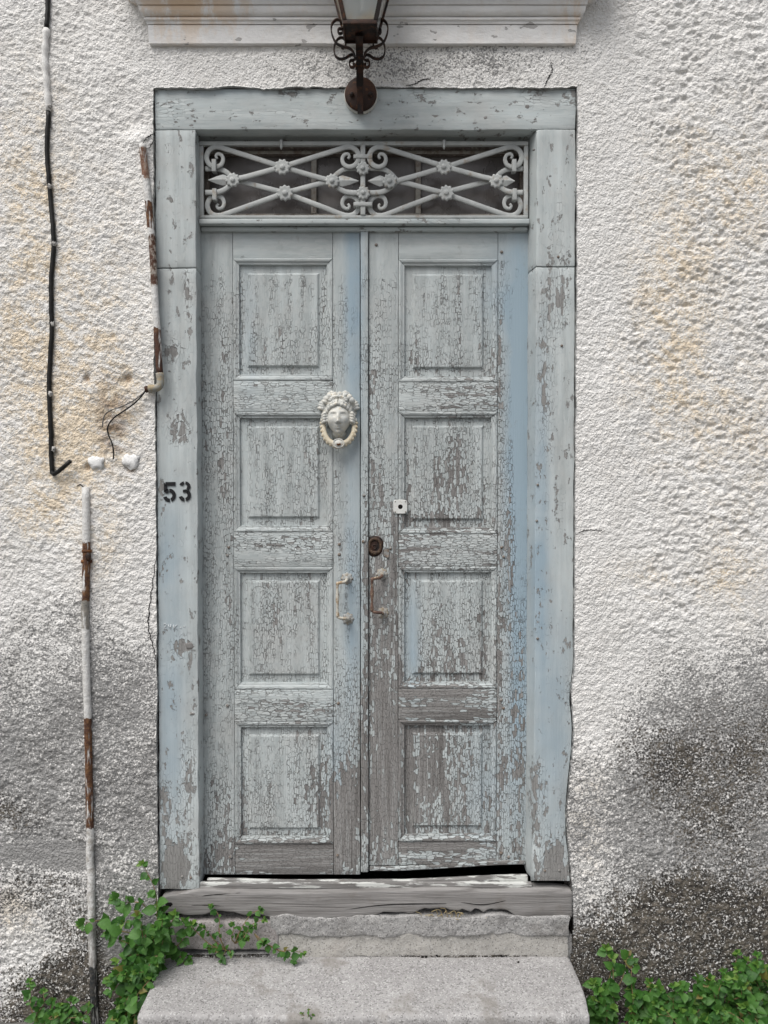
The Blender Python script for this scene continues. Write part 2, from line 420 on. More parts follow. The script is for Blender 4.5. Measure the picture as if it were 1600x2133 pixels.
M_COND1 = conduit_mat('conduit_flaked_white', [(0, 0, WH, WH2), (Z(375), Z(318), (.20, .11, .075), (.33, .24, .19)), (Z(480), Z(425), RU, RU2), (Z(600), Z(500), RU, (.36, .32, .28)), (Z(705), Z(690), RU, RU2), (Z(778), Z(705), RU, (.06, .035, .028))], .03)
M_CLIP = simple('clip_grimy', (.50, .49, .47), (.20, .19, .18), 120, .45, .6, .8, .002)
M_CPAINT = simple('cable_whitewash', (.66, .65, .63), (.74, .735, .72), 40, .4, .6, .85, .002)

# ------------------------------------------------------------------ stucco wall
m = Mat('stucco', .92); p = m.pos(); x, y, z = m.xyz()
di, oc, al, cm = m.attr('dirt'), m.attr('ochre'), m.attr('algae'), m.attr('cement')
n1 = m.noise(p, 150, 3, .65); n2 = m.noise(p, 34, 4, .6); n3 = m.noise(p, 6, 4, .6); n4 = m.noise(p, 180, 2, .5)
white = m.mix(m.ss(.3, .7, n3), (.72, .708, .685), (.80, .79, .77))
white = m.mix(m.ss(.52, .72, n2) * .35, white, (.60, .575, .54))
spk = n1 * .78 + n2 * .22
oc_f = m.math('MULTIPLY', m.ss(.58, .44, n2 * .4 + n1 * .6 - oc * .13 + .05), m.math('MULTIPLY', oc, 1.5, True), True)
white = m.mix(m.math('MULTIPLY', oc, .30, True), white, (.76, .69, .56))
white = m.mix(oc_f * .85, white, (.74, .62, .46))
grey = m.mix(m.ss(.35, .68, n3 * .5 + n4 * .5), (.215, .212, .208), (.34, .337, .332))
worn = m.ss(.505, .55, spk + (di - .60) * .17 + (n3 - .5) * .12)
worn = m.math('MULTIPLY', worn, m.ss(.02, .25, di))
white = m.mix(m.ss(.3, 1.0, di) * .22, white, (.50, .49, .475))
c = m.mix(worn * .95, white, grey)
blk = m.mix(m.ss(.4, .62, n2), (.045, .040, .035), (.13, .115, .095))
c = m.mix(m.ss(.46, .56, n1 * .8 + n2 * .2 + (al - .66) * .20) * m.ss(.03, .3, al), c, blk)
cemc = m.mix(m.ss(.35, .7, n2 * .4 + n4 * .6), (.24, .237, .233), (.35, .347, .342))
c = m.mix(m.ss(.40, .75, cm + (n1 - .5) * 1.3 + (n2 - .5) * .6) * .85, c, cemc)
hl = m.attr('brown'); c = m.mix(m.math('MULTIPLY', hl, 1.0, True), c, m.mix(m.ss(.4, .6, n1), (.42, .31, .21), (.22, .15, .10)))
pw = m.vadd(p, m.scale(m.noise(p, 60, 2, .5, 0, True), (.006, .006, .006)))
gA, gB = E(m, m.vor(pw, 125).outputs['Distance']), E(m, m.vor(pw, 230).outputs['Distance'])
m.color(c); m.bump(n1 * .55 - gA * .75 - gB * .40, .0042, 1.0)
M_STUCCO = m.mat

hx0, hx1, hz1, hz0 = X(326.5), X(1196.5), Z(182), Z(1986)
def gridlines(a, b, cell, marks, far0, far1):
    L = []
    pts = [a] + marks + [b]
    for u, v in zip(pts[:-1], pts[1:]):
        n = max(1, int(round((v - u) / cell))); L += list(np.linspace(u, v, n + 1)[:-1])
    L.append(b)
    lo, hi, st = [], [], cell
    q = a
    while far0 is not None and q > far0: st *= 1.5; q -= st; lo.append(max(q, far0))
    q, st = b, cell
    while q < far1: st *= 1.5; q += st; hi.append(min(q, far1))
    return np.array(lo[::-1] + L + hi)
CELL = .0043
gx = gridlines(-1.62, 1.62, CELL, [hx0, hx1], -9, 9)
gz = gridlines(-.03, 3.62, CELL, [hz0, hz1], None, 5.2)
GX, GZ = np.meshgrid(gx, gz)        # rows z, columns x
PX, PY = proj(GX, np.zeros_like(GX), GZ)
def blob(cx, cy, sx, sy, rot=0):
    a, b = PX - cx, PY - cy
    if rot:
        c_, s_ = math.cos(math.radians(rot)), math.sin(math.radians(rot)); a, b = a * c_ + b * s_, -a * s_ + b * c_
    return np.exp(-(a / sx) ** 2 - (b / sy) ** 2)
fineL = fbm(GX * 74, GZ * 74, None, 3, 3)
# left: strokes of a trowel running down to the right; right: coarse thrown lumps
ua, va = (GX * .85 - GZ * .53), (GX * .53 + GZ * .85)
strk = fbm(ua * 34, va * 84, None, 3, 11)
lump = fbm(GX * 56 + .6 * fineL, GZ * 70, None, 3, 29)
lump2 = fbm(ua * 20, va * 34, None, 2, 41)
coarse = sstep(1230, 1420, PX + 90 * fbm(GX * 3, GZ * 3, None, 2, 5)) * sstep(1450, 1150, PY + 120 * fbm(GX * 4, GZ * 4, None, 2, 8))
leftz = sstep(420, 250, PX)
fine2 = fbm(GX * 120, GZ * 120, None, 2, 71)
wx, wz = GX + .006 * vnoise(GX * 40, GZ * 40, None, 81), GZ + .006 * vnoise(GX * 40, GZ * 40, None, 82)
g1 = .55 - worley(wx * 105, wz * 105, 1)                  # fine grains, 9 mm
g2 = .55 - worley(wx * 78, wz * 78, 2)                    # thrown lumps, 16 mm
g3 = .55 - worley(ua * 44, va * 82, 3)                    # trowelled strokes
g4 = .55 - worley(wx * 54, wz * 60, 4)                    # coarse lumps, 25 mm
some = np.clip(.55 + 1.1 * fbm(GX * 14, GZ * 14, None, 2, 83), 0, 1)
H = .0022 * fineL + .0018 * fine2 + .0022 * g1 * (.5 + .7 * some)
H += leftz * (.0030 * strk + .0050 * g3 * some + .0026 * g2)
pits = np.clip(-lump - .06, 0, 1)
H += coarse * (.0018 * lump + .0026 * g4 + .0030 * g2 * some - .0115 * pits ** 1.1 * (.4 + .9 * some))
H += (1 - coarse) * (1 - leftz) * (.0034 * g2 * some)
H += .005 * fbm(GX * 3.2, GZ * 3.2, None, 3, 51)
low = sstep(1350, 1700, PY)
H += low * (.0022 * fine2 + .0030 * np.clip(fbm(GX * 55, GZ * 55, None, 2, 91), 0, 1))
# bulge of plaster along the buried pipes, hollows, plugs
def polydist(pts):
    d = np.full(PX.shape, 1e9)
    for (x0, y0), (x1, y1) in zip(pts[:-1], pts[1:]):
        vx, vy = x1 - x0, y1 - y0; t = np.clip(((PX - x0) * vx + (PY - y0) * vy) / (vx * vx + vy * vy), 0, 1)
        d = np.minimum(d, np.hypot(PX - x0 - t * vx, PY - y0 - t * vy))
    return d
LOWP = [(178, 1015), (180, 1160), (178, 1300), (183, 1500), (187, 1710), (190, 1850), (193, 2000), (200, 2150)]
UPP = [(297, 300), (305, 380), (312, 450), (318, 520), (323, 620), (328, 700), (333, 780)]
H += .010 * np.exp(-(polydist(LOWP) / 34) ** 2) * sstep(1000, 1060, PY)
H += .010 * np.exp(-(polydist(UPP) / 26) ** 2)
H += .012 * blob(290, 300, 26, 20)
for (cx, cy, rr, dep) in [(183, 790, 8, .016), (268, 790, 9, .016), (185, 975, 7, .014), (272, 976, 8, .014), (840, 180, 8, .01)]:
    H -= dep * blob(cx, cy, rr, rr)
H -= .006 * blob(240, 850, 40, 50) + .006 * blob(240, 920, 34, 50)
for (cx, cy, a, b) in [(1170, 1980, 22, 40), (1240, 2030, 60, 50)]: H -= .02 * blob(cx, cy, a, b)
# a long settled hollow across the lower right
cementp = np.clip(blob(80, 1770, 150, 32) * .9 + blob(285, 1480, 50, 110) * .65 + blob(150, 1790, 80, 36) * .8 + blob(270, 1960, 60, 60) * 1.2 + blob(300, 1800, 40, 140) * .7 + .25 * fbm(GX * 7, GZ * 7, None, 3, 61) * sstep(1300, 1500, PY), 0, 1.2)
cementp *= (PX < 600)
H -= .0025 * sstep(.4, .6, cementp)
H *= 1 - .6 * sstep(.4, .65, cementp)
edge_d = np.minimum(np.minimum(np.abs(GX - hx0), np.abs(GX - hx1)) + 10 * ((GZ > hz1) | (GZ < hz0)), np.abs(GZ - hz1) + 10 * ((GX < hx0) | (GX > hx1)))
Yw = -.010 - H
Yw = np.minimum(Yw, -.001) * 1.0
dirt = .0 + .95 * sstep(1130, 1600, PY + 190 * fbm(GX * 2.6, GZ * 2.6, None, 4, 21)) * (PX < 760) + .9 * sstep(1330, 1640, PY + 150 * fbm(GX * 2.2, GZ * 2.2, None, 3, 22) + (PX - 1350) * .35) * (PX > 760)
dirt += .5 * blob(800, 140, 330, 40) + .38 * blob(1050, 110, 160, 50) + .35 * blob(60, 1450, 200, 120) + .55 * blob(1480, 1600, 190, 190) + .3 * blob(1380, 1480, 120, 70) - .65 * blob(50, 1990, 120, 110) - .25 * blob(1240, 1560, 45, 260) - .2 * blob(280, 1300, 50, 60)
dirt += .18 * blob(1450, 760, 150, 120) + .1 * fbm(GX * 4, GZ * 4, None, 3, 33)
dirt = np.clip(dirt * 1.10 + sstep(.1, .5, dirt) * (.16 * fbm(GX * 11, GZ * 11, None, 3, 34) + .34 * fbm(GX * 4.2, GZ * 5.5, None, 4, 35)), 0, 1.25)
ochre = .62 * blob(130, 720, 170, 300) + .35 * blob(60, 400, 90, 260) + .5 * blob(140, 960, 90, 100) + .45 * blob(235, 870, 60, 90) + .45 * blob(1400, 640, 100, 280, 8) + .25 * blob(1480, 350, 120, 160) + .42 * blob(1490, 880, 130, 150) + .35 * blob(1400, 1210, 130, 50) + .30 * blob(1540, 1180, 70, 120) + .3 * blob(1560, 420, 60, 160) + .4 * blob(500, 70, 130, 30) + .5 * blob(420, 40, 80, 40) + .4 * blob(210, 1140, 40, 80) + .3 * blob(60, 1080, 90, 60) + .35 * blob(40, 1900, 70, 50) + .3 * blob(1230, 1720, 40, 120)
ochre = np.clip(ochre * (.80 + .7 * fbm(GX * 7, GZ * 7, None, 2, 77) + .9 * fbm(ua * 30, va * 60, None, 3, 78)), 0, 1)
algae = 1.0 * sstep(1900, 2090, PY + 110 * fbm(GX * 4, GZ * 4, None, 3, 23)) * (PX < 560) + 1.2 * sstep(1760, 2000, PY + 90 * fbm(GX * 3, GZ * 3, None, 3, 24) + (PX - 1400) * .14) * (PX > 760)
algae += .85 * blob(1510, 1630, 170, 150, -25) + .9 * blob(1400, 2040, 260, 70) + .5 * blob(1230, 2030, 50, 60) + .35 * blob(1400, 1560, 120, 60) + .6 * blob(1440, 1900, 160, 90) + .55 * blob(20, 1690, 70, 40) + .45 * blob(120, 1900, 100, 110) + .5 * blob(150, 2050, 120, 70) + .35 * blob(30, 1840, 80, 60) + .5 * blob(220, 2060, 60, 50) - .4 * blob(60, 1960, 80, 60) - .3 * blob(30, 2070, 50, 50)
algae = np.clip(algae + sstep(.03, .3, algae) * (.25 * fbm(GX * 9, GZ * 9, None, 3, 37) + .35 * fbm(GX * 4.5, GZ * 6, None, 4, 38)), 0, 1.1)
brown = .9 * (blob(183, 790, 7, 7) + blob(268, 790, 8, 8) + blob(185, 975, 6, 6) + blob(274, 978, 9, 7)) + .75 * blob(235, 850, 34, 50) * (fbm(GX * 40, GZ * 40, None, 2, 3) > -.1) + .7 * blob(240, 915, 28, 46) * (fbm(GX * 40, GZ * 40, None, 2, 4) > .0) + .5 * np.exp(-(polydist([(190, 1040), (186, 1130)]) / 5) ** 2)
# ragged edge of the plaster round the frame
nzr, nxr = GX.shape
c0, c1 = int(np.argmin(abs(gx - hx0))), int(np.argmin(abs(gx - hx1)))
r0, r1 = int(np.argmin(abs(gz - hz0))), int(np.argmin(abs(gz - hz1)))
rag = .0020 * fbm(GX * 9, GZ * 9, None, 2, 14) + .0016 * vnoise(GX * 60, GZ * 60, None, 15)
fall = lambda d: np.exp(-(d / .03) ** 2)
inz = sstep(hz0 - .05, hz0, GZ) * (GZ < hz1 + .06); inx = (GX > hx0 - .06) & (GX < hx1 + .06)
bite = -S * 15 * np.exp(-((PY - 1700) / 110) ** 2) - S * 6 * np.exp(-((PY - 1450) / 50) ** 2)
GXd = GX + inz * fall(GX - hx0) * (GX < .0) * rag + inz * fall(GX - hx1) * (GX > 0) * (rag + bite * (PX > 1000))
rag2 = .006 * fbm(GX * 8, GZ * 0 + 3, None, 3, 16) + .006 * fbm(GX * 23, GZ * 0 + 7, None, 4, 19, .6) - .0050
GZd = GZ + inx * fall(GZ - hz1) * rag2
Yw = np.where((np.abs(GX) > 1.9) | (GZ > 3.7), -.010, Yw)
vid = np.arange(nzr * nxr).reshape(nzr, nxr)
keep = np.ones((nzr - 1, nxr - 1), bool); keep[r0:r1, c0:c1] = False
q = np.stack([vid[:-1, :-1], vid[:-1, 1:], vid[1:, 1:], vid[1:, :-1]], -1)[keep]
verts = np.stack([GXd, Yw, GZd], -1).reshape(-1, 3)
# returns of the opening, 6 cm deep, then the other sides of the house so no light gets in behind
loop = [vid[r0, k] for k in range(c0, c1)] + [vid[k, c1] for k in range(r0, r1)] + [vid[r1, k] for k in range(c1, c0, -1)] + [vid[k, c0] for k in range(r1, r0, -1)]
nb = len(verts); back = verts[loop].copy(); back[:, 1] = .12
extra = [tuple(p_) for p_ in back]
ff = q.tolist()
nl = len(loop)
ff += [[loop[i], nb + i, nb + (i + 1) % nl, loop[(i + 1) % nl]] for i in range(nl)]
vv = verts.tolist() + extra
per = [vid[0, k] for k in range(nxr)] + [vid[k, -1] for k in range(1, nzr)] + [vid[-1, k] for k in range(nxr - 2, -1, -1)] + [vid[k, 0] for k in range(nzr - 2, 0, -1)]
b2 = len(vv); vv += [(vv[i][0], 5.0, vv[i][2]) for i in per]; npn = len(per)
ff += [[per[i], per[(i + 1) % npn], b2 + (i + 1) % npn, b2 + i] for i in range(npn)]
ff.append([b2 + i for i in range(npn)])
wall = mesh_obj('stucco_wall', np.array(vv), ff, M_STUCCO, None, True, (0, 0, 0))
tag(wall, 'rough white stucco house wall, grey and blackened along its foot, around the door', 'wall', kind='thing')
nv = len(wall.data.vertices)
for nm, arr in (('dirt', dirt), ('ochre', ochre), ('algae', algae), ('cement', cementp), ('brown', brown)):
    a = wall.data.attributes.new(nm, 'FLOAT', 'POINT'); d_ = np.zeros(nv, np.float32); d_[:arr.size] = arr.reshape(-1); d_[arr.size:nb + nl] = .4; a.data.foreach_set('value', d_)
def wall_y(px, py):                 # stucco surface under a photo pixel
    p_ = P(px, py, -.012); i = int(np.argmin(abs(gx - p_.x))); k = int(np.argmin(abs(gz - p_.z)))
    return float(Yw[max(k - 1, 0):k + 2, max(i - 1, 0):i + 2].min())

# ground: street paving in front
m = Mat('street_ground', .9); p = m.pos()
m.color(m.mix(m.ss(.4, .65, m.noise(p, 3, 5, .6)), (.10, .098, .092), (.16, .152, .142))); m.bump(m.noise(p, 40, 5), .006)
g = 200
o = mesh_obj('ground', [(-g, -g, 0), (g, -g, 0), (g, g, 0), (-g, g, 0)], [(0, 1, 2, 3)], m.mat, None, False); tag(o, 'grey street ground at the foot of the house wall', 'ground', kind='structure')

# filler lumps and plugs on the wall
def lumpy(c, r, seed, flat=.5):
    v, f = ellipsoid((0, 0, 0), (1, 1, 1), 16, 10)
    v = np.array([tuple(q_) for q_ in v]); n = 1 + (.32 if flat == .5 else .6) * fbm(v[:, 0] * 2.2 + seed, v[:, 1] * 2.2, v[:, 2] * 2.2, 3, seed)
    v = v * n[:, None] * np.array([r[0], r[1], r[2]]) + np.array(c); return v, f
for (cx, cy, rx, rz, sd) in [(201, 964, 15, 15, 3), (273, 960, 17, 15, 8)]:
    c_ = P(cx, cy, -.014); v, f = lumpy(c_ + Vector((0, .003, 0)), (rx * S, .0085, rz * S), sd, .6); mesh_obj('filler_lump', v, f, M_PLUG, wall)

for pts in ([(329, 1130), (318, 1215), (309, 1300), (320, 1350), (328, 1388)], [(1147, 128), (1150, 148), (1141, 165), (1135, 181)], [(326, 276), (308, 285), (297, 300)], [(322, 290), (310, 310)], [(845, 178), (862, 176), (880, 166), (900, 165)], [(1200, 1112), (1225, 1104), (1260, 1106)], [(160, 1012), (168, 1010), (176, 1016)]):
    cc_ = crom([Vector((a, 0, b)) for a, b in pts], 10); cc_ = [P(q_.x + 1.5 * math.sin(i * 1.9), q_.z + math.cos(i * 2.3), wall_y(q_.x, q_.z) + .0006) for i, q_ in enumerate(cc_)]; n = len(cc_)
    v, f = tube(cc_, [.0004 + .0013 * math.sin(math.pi * (i + .2) / n) for i in range(n)], 6); mesh_obj('crack', v, f, M_HOLE, wall)

# ------------------------------------------------------------------ cornice over the door
m = Mat('cornice_plaster', .85); p = m.pos(); x, y, z = m.xyz()
n1, n2 = m.noise(m.scale(p, (1, 1, 2.4)), 9, 5, .65), m.noise(p, 42, 4, .65)
base = m.mix(m.ss(.35, .7, n1), (.74, .735, .725), (.82, .815, .805))
lefty = m.gauss(x, z, X(400), Z(20), 130 * S, 60 * S) + .6 * m.gauss(x, z, X(1190), Z(40), 30 * S, 70 * S)
st = m.ss(.44, .62, m.noise(m.scale(p, (1.4, 1, .7)), 11, 5, .7) + lefty * .16 - .03)
base = m.mix(m.math('MULTIPLY', st, lefty * .75 + .12, True), base, (.66, .48, .31))
chip = m.ss(.655, .665, m.noise(m.scale(p, (1, 1, 1.8)), 17, 3, .5) - m.ss(Z(60), Z(40), z) * .2)
base = m.mix(chip, base, (.42, .41, .40))
base = m.mix(m.ss(.58, .68, m.noise(m.scale(p, (8, 1, 60)), 1.0, 4, .6)) * .25, base, (.42, .40, .38))
m.color(base); m.bump(n2 * .6 + n1 - chip * .3, .004); M_CORN = m.mat
corn = empty('cornice', (X(757), 0, Z(92)), 'white moulded plaster cornice with orange stains above the door lintel', 'cornice')
def cornice_part(name, prof, mat):
    xs = np.linspace(X(330), X(1182), 60); V, F = [], []
    ring = []
    for (z_, pr) in prof:
        row = [(xs[0] - pr, .02, z_)]
        for i, xx in enumerate(xs):
            e = -pr if i == 0 else (pr if i == len(xs) - 1 else pr * (2 * (i / (len(xs) - 1)) - 1))
            xw = xs[0] + (xs[-1] - xs[0]) * i / (len(xs) - 1) + e
            w_ = .0022 * float(fbm(np.array([xw * 7]), np.array([z_ * 30]), None, 3, 9)[0])
            row.append((xw, -pr - .012 + w_, z_ + w_))
        row.append((xs[-1] + pr, .02, z_)); ring.append(row)
    n = len(ring[0])
    for row in ring: V += row
    for i in range(len(ring) - 1):
        for k in range(n - 1): F.append((i * n + k, i * n + k + 1, (i + 1) * n + k + 1, (i + 1) * n + k))
    F.append(tuple(range(n))[::-1]); F.append(tuple((len(ring) - 1) * n + k for k in range(n)))
    return mesh_obj(name, V, F, mat, corn, False)
zc = lambda py, pr: P(800, py, -pr - .012).z
fas0, fas1 = .014, .017
cornice_part('fascia', [(zc(91, fas0), fas0 - .004), (zc(90, fas0), fas0), (zc(52, fas1), fas1), (zc(51, fas1), fas1 - .002)], M_CORN)
z_ = zc(50.5, fas1)
def quarter(z0, p0, dz, dp, n=6, cove=False):
    return [((z0 + dz * (math.sin(t) if not cove else 1 - math.cos(t))), p0 + dp * ((1 - math.cos(t)) if not cove else math.sin(t))) for t in [math.pi / 2 * i / n for i in range(n + 1)]]
za = z_; zb = za + .020
cornice_part('bead', quarter(za, .020, .010, .006) + [(zb - .002, .026), (zb, .022)], M_CORN)
cornice_part('lower_cove', [(zb + .0005, .024)] + quarter(zb + .0006, .026, .022, .014, 6, True) + [(zb + .026, .040)], M_CORN)
zd_ = zb + .027
cornice_part('fillet', [(zd_, .036), (zd_ + .002, .044), (zd_ + .018, .046), (zd_ + .021, .044)], M_CORN)
ze = zd_ + .022
cornice_part('upper_cove', [(ze, .046)] + quarter(ze + .001, .047, .05, .05, 8, True) + [(ze + .06, .10), (ze + .10, .10)], M_CORN)
M_REDB = simple('red_painted_edge', (.30, .12, .085), (.40, .22, .16), 30, .4, .6, .85)
cornice_part('slab_edge', [(ze + .101, .06), (ze + .103, .12), (ze + .16, .125), (ze + .162, .12)], M_REDB)

# ------------------------------------------------------------------ door frame
frame = empty('door_surround', (X(757), 0, Z(1852)), 'pale blue flaking timber door frame with a stencilled 53 on one jamb', 'door frame')
jw = wob(.0022, 11, 2, .0009, 45)
def right_jamb(v):
    o_ = jw(v); py = proj(v[:, 0], v[:, 1], v[:, 2])[1]; fx = sstep(X(1130), X(1196), v[:, 0])
    o_[:, 0] += fx * (-S * 15 * np.exp(-((py - 1700) / 110) ** 2) - S * 6 * np.exp(-((py - 1450) / 50) ** 2))
    fi = sstep(X(1140), X(1116), v[:, 0]) * sstep(.004, .0, v[:, 1]); o_[:, 0] += fi * -S * 10 * sstep(1700, 1800, py)
    return o_
def splay(v):
    o_ = right_jamb(v); fi = sstep(X(1150), X(1114), v[:, 0]); o_[:, 0] -= fi * sstep(.0, .07, v[:, 1]) * S * 9; return o_
jl0, jl1, jr0, jr1 = X(327.6), X(411), X(1115), X(1195.6)
lint = box_obj('lintel', X(327.6), X(1195.6), .0005, .16, Z(270), Z(184.5), M_LINTEL, frame, .003, .03, jw)
box_obj('jamb', jl0, jl1, .0, .16, Z(557.5), Z(271.2), M_FRAME, frame, .003, .025, jw)
jamb = box_obj('jamb', jl0, jl1, .0012, .16, Z(1853), Z(559), M_FRAME, frame, .003, .025, jw)
box_obj('jamb', jr0, jr1, .0, .16, Z(555), Z(270.6), M_FRAME, frame, .003, .025, splay)
box_obj('jamb', jr0, jr1, .0010, .16, Z(1836), Z(556.5), M_FRAME, frame, .003, .025, splay)
yb = .034
TB = box_obj('transom_bar', jl1 + .0015, jr0 - .0165, yb, .13, Z(466, yb), Z(455, yb), M_LINTEL, frame, .003, .03, wob(.0006, 6, 4))
box_obj('transom_moulding', jl1 + .002, jr0 - .017, yb + .022, .125, Z(481, yb + .022), Z(466, yb) - .0012, M_LINTEL, frame, .006, .03, wob(.0006, 6, 5))
def warp_sill(v):
    o_ = wob(.0018, 5, 8, .0008, 50)(v); px = 800 + v[:, 0] / S; o_[:, 2] += S * 11 * sstep(820, 1100, px) * sstep(v[:, 2].min(), v[:, 2].max(), v[:, 2]); o_[:, 2] += S * 3 * sstep(600, 430, px); return o_
box_obj('worn_sill', X(424), X(1106), .022, .036, Z(1851, .022), Z(1834, .022), M_SILL, frame, .004, .025, warp_sill)
box_obj('worn_sill', X(409), X(1112), .006, .0205, Z(1853.5), Z(1841), M_SILL, frame, .003, .025, wob(.0016, 7, 18))
# stencilled number, chalk scribble, nail heads
def arc_seg(cx, cy, ro, ri, a0, a1, sq=1.1, n=10):
    V, F = [], []
    for i in range(n + 1):
        a = math.radians(a0 + (a1 - a0) * i / n)
        for r_ in (ro, ri): V.append((cx + r_ * math.cos(a), cy - r_ * sq * math.sin(a)))
    for i in range(n): F.append((2 * i, 2 * i + 2, 2 * i + 3, 2 * i + 1))
    return V, F
num = []
num += [([(345, 1004), (366, 1004), (365, 1012), (344.5, 1012)], [(0, 1, 2, 3)]), ([(341.5, 1005), (348.5, 1013), (348, 1021), (341, 1026)], [(0, 1, 2, 3)])]
num += [arc_seg(353, 1032, 13.5, 6.0, 148, 100, 1.05, 6), arc_seg(353, 1032, 13.5, 6.0, 92, -70, 1.05, 14), arc_seg(353, 1032, 13.5, 6.0, -84, -165, 1.05, 7)]
num += [arc_seg(385, 1013.5, 12, 5.0, 160, 100, .92, 6), arc_seg(385, 1013.5, 12, 5.0, 82, -50, .92, 10), arc_seg(385, 1031.5, 13, 5.5, 58, -78, 1.0, 12), arc_seg(385, 1031.5, 13, 5.5, -96, -165, 1.0, 7), ([(381, 1020), (391, 1019), (391, 1026), (381, 1026)], [(0, 1, 2, 3)])]
mb = MB()
for (pv, pf) in num[:5] if False else num:
    n = len(pv); V = [P(a, b, -.0006) for a, b in pv] + [P(a, b, .0006) for a, b in pv]
    F = [tuple(t) for t in pf] + [tuple(i + n for i in t)[::-1] for t in pf]
    ed = {}
    for t in pf:
        for a, b in zip(t, t[1:] + t[:1]): ed[(a, b)] = 1
    F += [(a, b, b + n, a + n) for (a, b) in ed if (b, a) not in ed]
    mb.add(V, F)
tag(mb.obj('house_number', M_NUM, jamb, False), 'black stencilled number 53')
scr = [[(340, 1301), (344, 1298), (347, 1301), (343, 1306), (340, 1310), (347, 1310)], [(351, 1301), (351, 1306), (357, 1305)], [(356, 1300), (355, 1310)], [(362, 1301), (362, 1312)], [(369, 1301), (363, 1307), (370, 1311)], [(375, 1306), (378, 1308)], [(382, 1305), (386, 1304)]]
mb = MB()
for st in scr: mb.add(*tube([P(a, b, -.0004) for a, b in st], .0009, 5))
mb.obj('chalk_scribble', M_CHALK, jamb)
nail = MB().add(*lathe([(.0045, 0), (.0045, .0015), (.003, .003), (.0005, .0036)], 12)).mesh('nail_head', M_NAIL)
for (a, b) in [(398, 1487), (1120, 1330), (1118, 1085), (1170, 720), (1135, 1814), (1165, 1813), (1120, 1010), (1163, 535), (380, 1826), (398, 1828)]: inst('nail', nail, P(a, b, .0005), frame)
# open knots and dents in the frame paint
for (a, b, r_) in [(395, 1345, 9), (745, 251, 3), (1112, 312, 3), (1098, 222, 6), (1012, 245, 5), (402, 1487, 4), (406, 252, 4)]:
    v, f = lumpy(P(a, b, .0015), (r_ * S, .0022, r_ * .8 * S), int(a)); mesh_obj('knot', v, f, M_TIMBER, frame)

# ------------------------------------------------------------------ timber under the frame, footing, step
def beam_fn(v):
    o_ = wob(.0022, 5, 21, .0011, 45)(v); px = 800 + v[:, 0] / S
    bot = sstep(Z(1876, -.01), Z(1908, -.01), v[:, 2])
    off = 6 * vnoise(px / 14, px * 0, None, 6) * sstep(760, 800, px) * sstep(1100, 1060, px) + 12 * np.exp(-((px - 640) / 90) ** 2) - 12 * sstep(760, 930, px) + 16 * sstep(1040, 1090, px) - 6 * np.exp(-((px - 470) / 60) ** 2) + 3 * vnoise(px / 30, px * 0, None, 5)
    o_[:, 2] -= bot * off * S
    top = sstep(Z(1870, -.01), Z(1854, -.01), v[:, 2]); o_[:, 2] += top * S * (2.5 * vnoise(px / 60, px * 0, None, 9) - 6 * sstep(420, 340, px))
    lf = sstep(362, 334, px); o_[:, 2] += lf * (Z(1880, -.01) - v[:, 2]) * .18
    return o_
beam = box_obj('threshold_beam', X(333, -.01), X(1196, -.01), -.014, .045, Z(1906, -.01), Z(1855, -.01), M_TIMBER, None, .007, .014, beam_fn)
tag(beam, 'split grey weathered timber beam lying under the door frame', 'beam')
kb, kf = lumpy(P(352, 1884, -.0145), (8 * S, .003, 5 * S), 4); mesh_obj('painted_knot_hole', kb, kf, M_HOLE, beam)  # raised near-black lump, painted to stand in for the shade inside a hole
for pts in ([(400, 1870), (440, 1864), (500, 1860)], [(362, 1888), (420, 1885), (470, 1888)], [(700, 1898), (800, 1885), (930, 1882)], [(960, 1880), (1010, 1884), (1070, 1872)]):
    pp = crom([P(a, b, -.0138) for a, b in pts], 8); n = len(pp)
    v, f = tube(pp, [.0016 * math.sin(math.pi * (i + .3) / (n + .2)) + .0002 for i in range(n)], 6); mesh_obj('split', v, f, M_HOLE, beam)

def rough_mat(name, a, b, speck, sp_sc=190, bump=.004, sc_=9, dark=None, darkamt=.0):
    m = Mat(name, .93); p = m.pos(); n1 = m.noise(p, sc_, 5, .65); vr = m.vor(p, sp_sc); rnd = m.xyz(E(m, vr.outputs['Color']))[0]
    n2 = m.noise(p, 75, 4, .65); vr2 = m.vor(p, sp_sc * .45); r2 = m.xyz(E(m, vr2.outputs['Color']))[1]
    c = m.mix(m.ss(.35, .68, n1), a, b)
    c = m.mix(m.ss(.80, .95, rnd) * .75, c, speck); c = m.mix(m.ss(.16, .04, rnd) * .7, c, tuple(q * .4 for q in a))
    c = m.mix(m.ss(.975, .99, r2) * .45, c, (.12, .115, .11)); c = m.mix(m.ss(.56, .70, n2) * .5, c, tuple(q * .5 for q in a))
    if dark: c = m.mix(m.ss(.52, .66, m.noise(p, 5.5, 5, .65)) * darkamt, c, dark)
    m.color(c); m.bump(n2 + rnd * .25 + m.noise(p, 220, 2) * .3, bump, .9); return m.mat
M_STEP = rough_mat('worn_concrete', (.33, .322, .318), (.42, .412, .408), (.56, .555, .55), 260, .0035, 6, (.24, .225, .205), .75)
M_MORT = rough_mat('grey_mortar', (.30, .295, .29), (.40, .395, .385), (.52, .51, .50), 260, .006, 16, (.17, .16, .15), .6)
M_BAND = rough_mat('cream_plaster', (.36, .348, .325), (.44, .425, .395), (.50, .49, .475), 280, .003, 9, (.40, .37, .34), .5)
M_STONE = rough_mat('footing_stone', (.30, .275, .265), (.36, .335, .325), (.42, .40, .39), 280, .003, 9)
foot = empty('footing', (X(760), 0, Z(1986)), 'cracked grey mortar and cream plaster footing between timber beam and doorstep', 'footing')
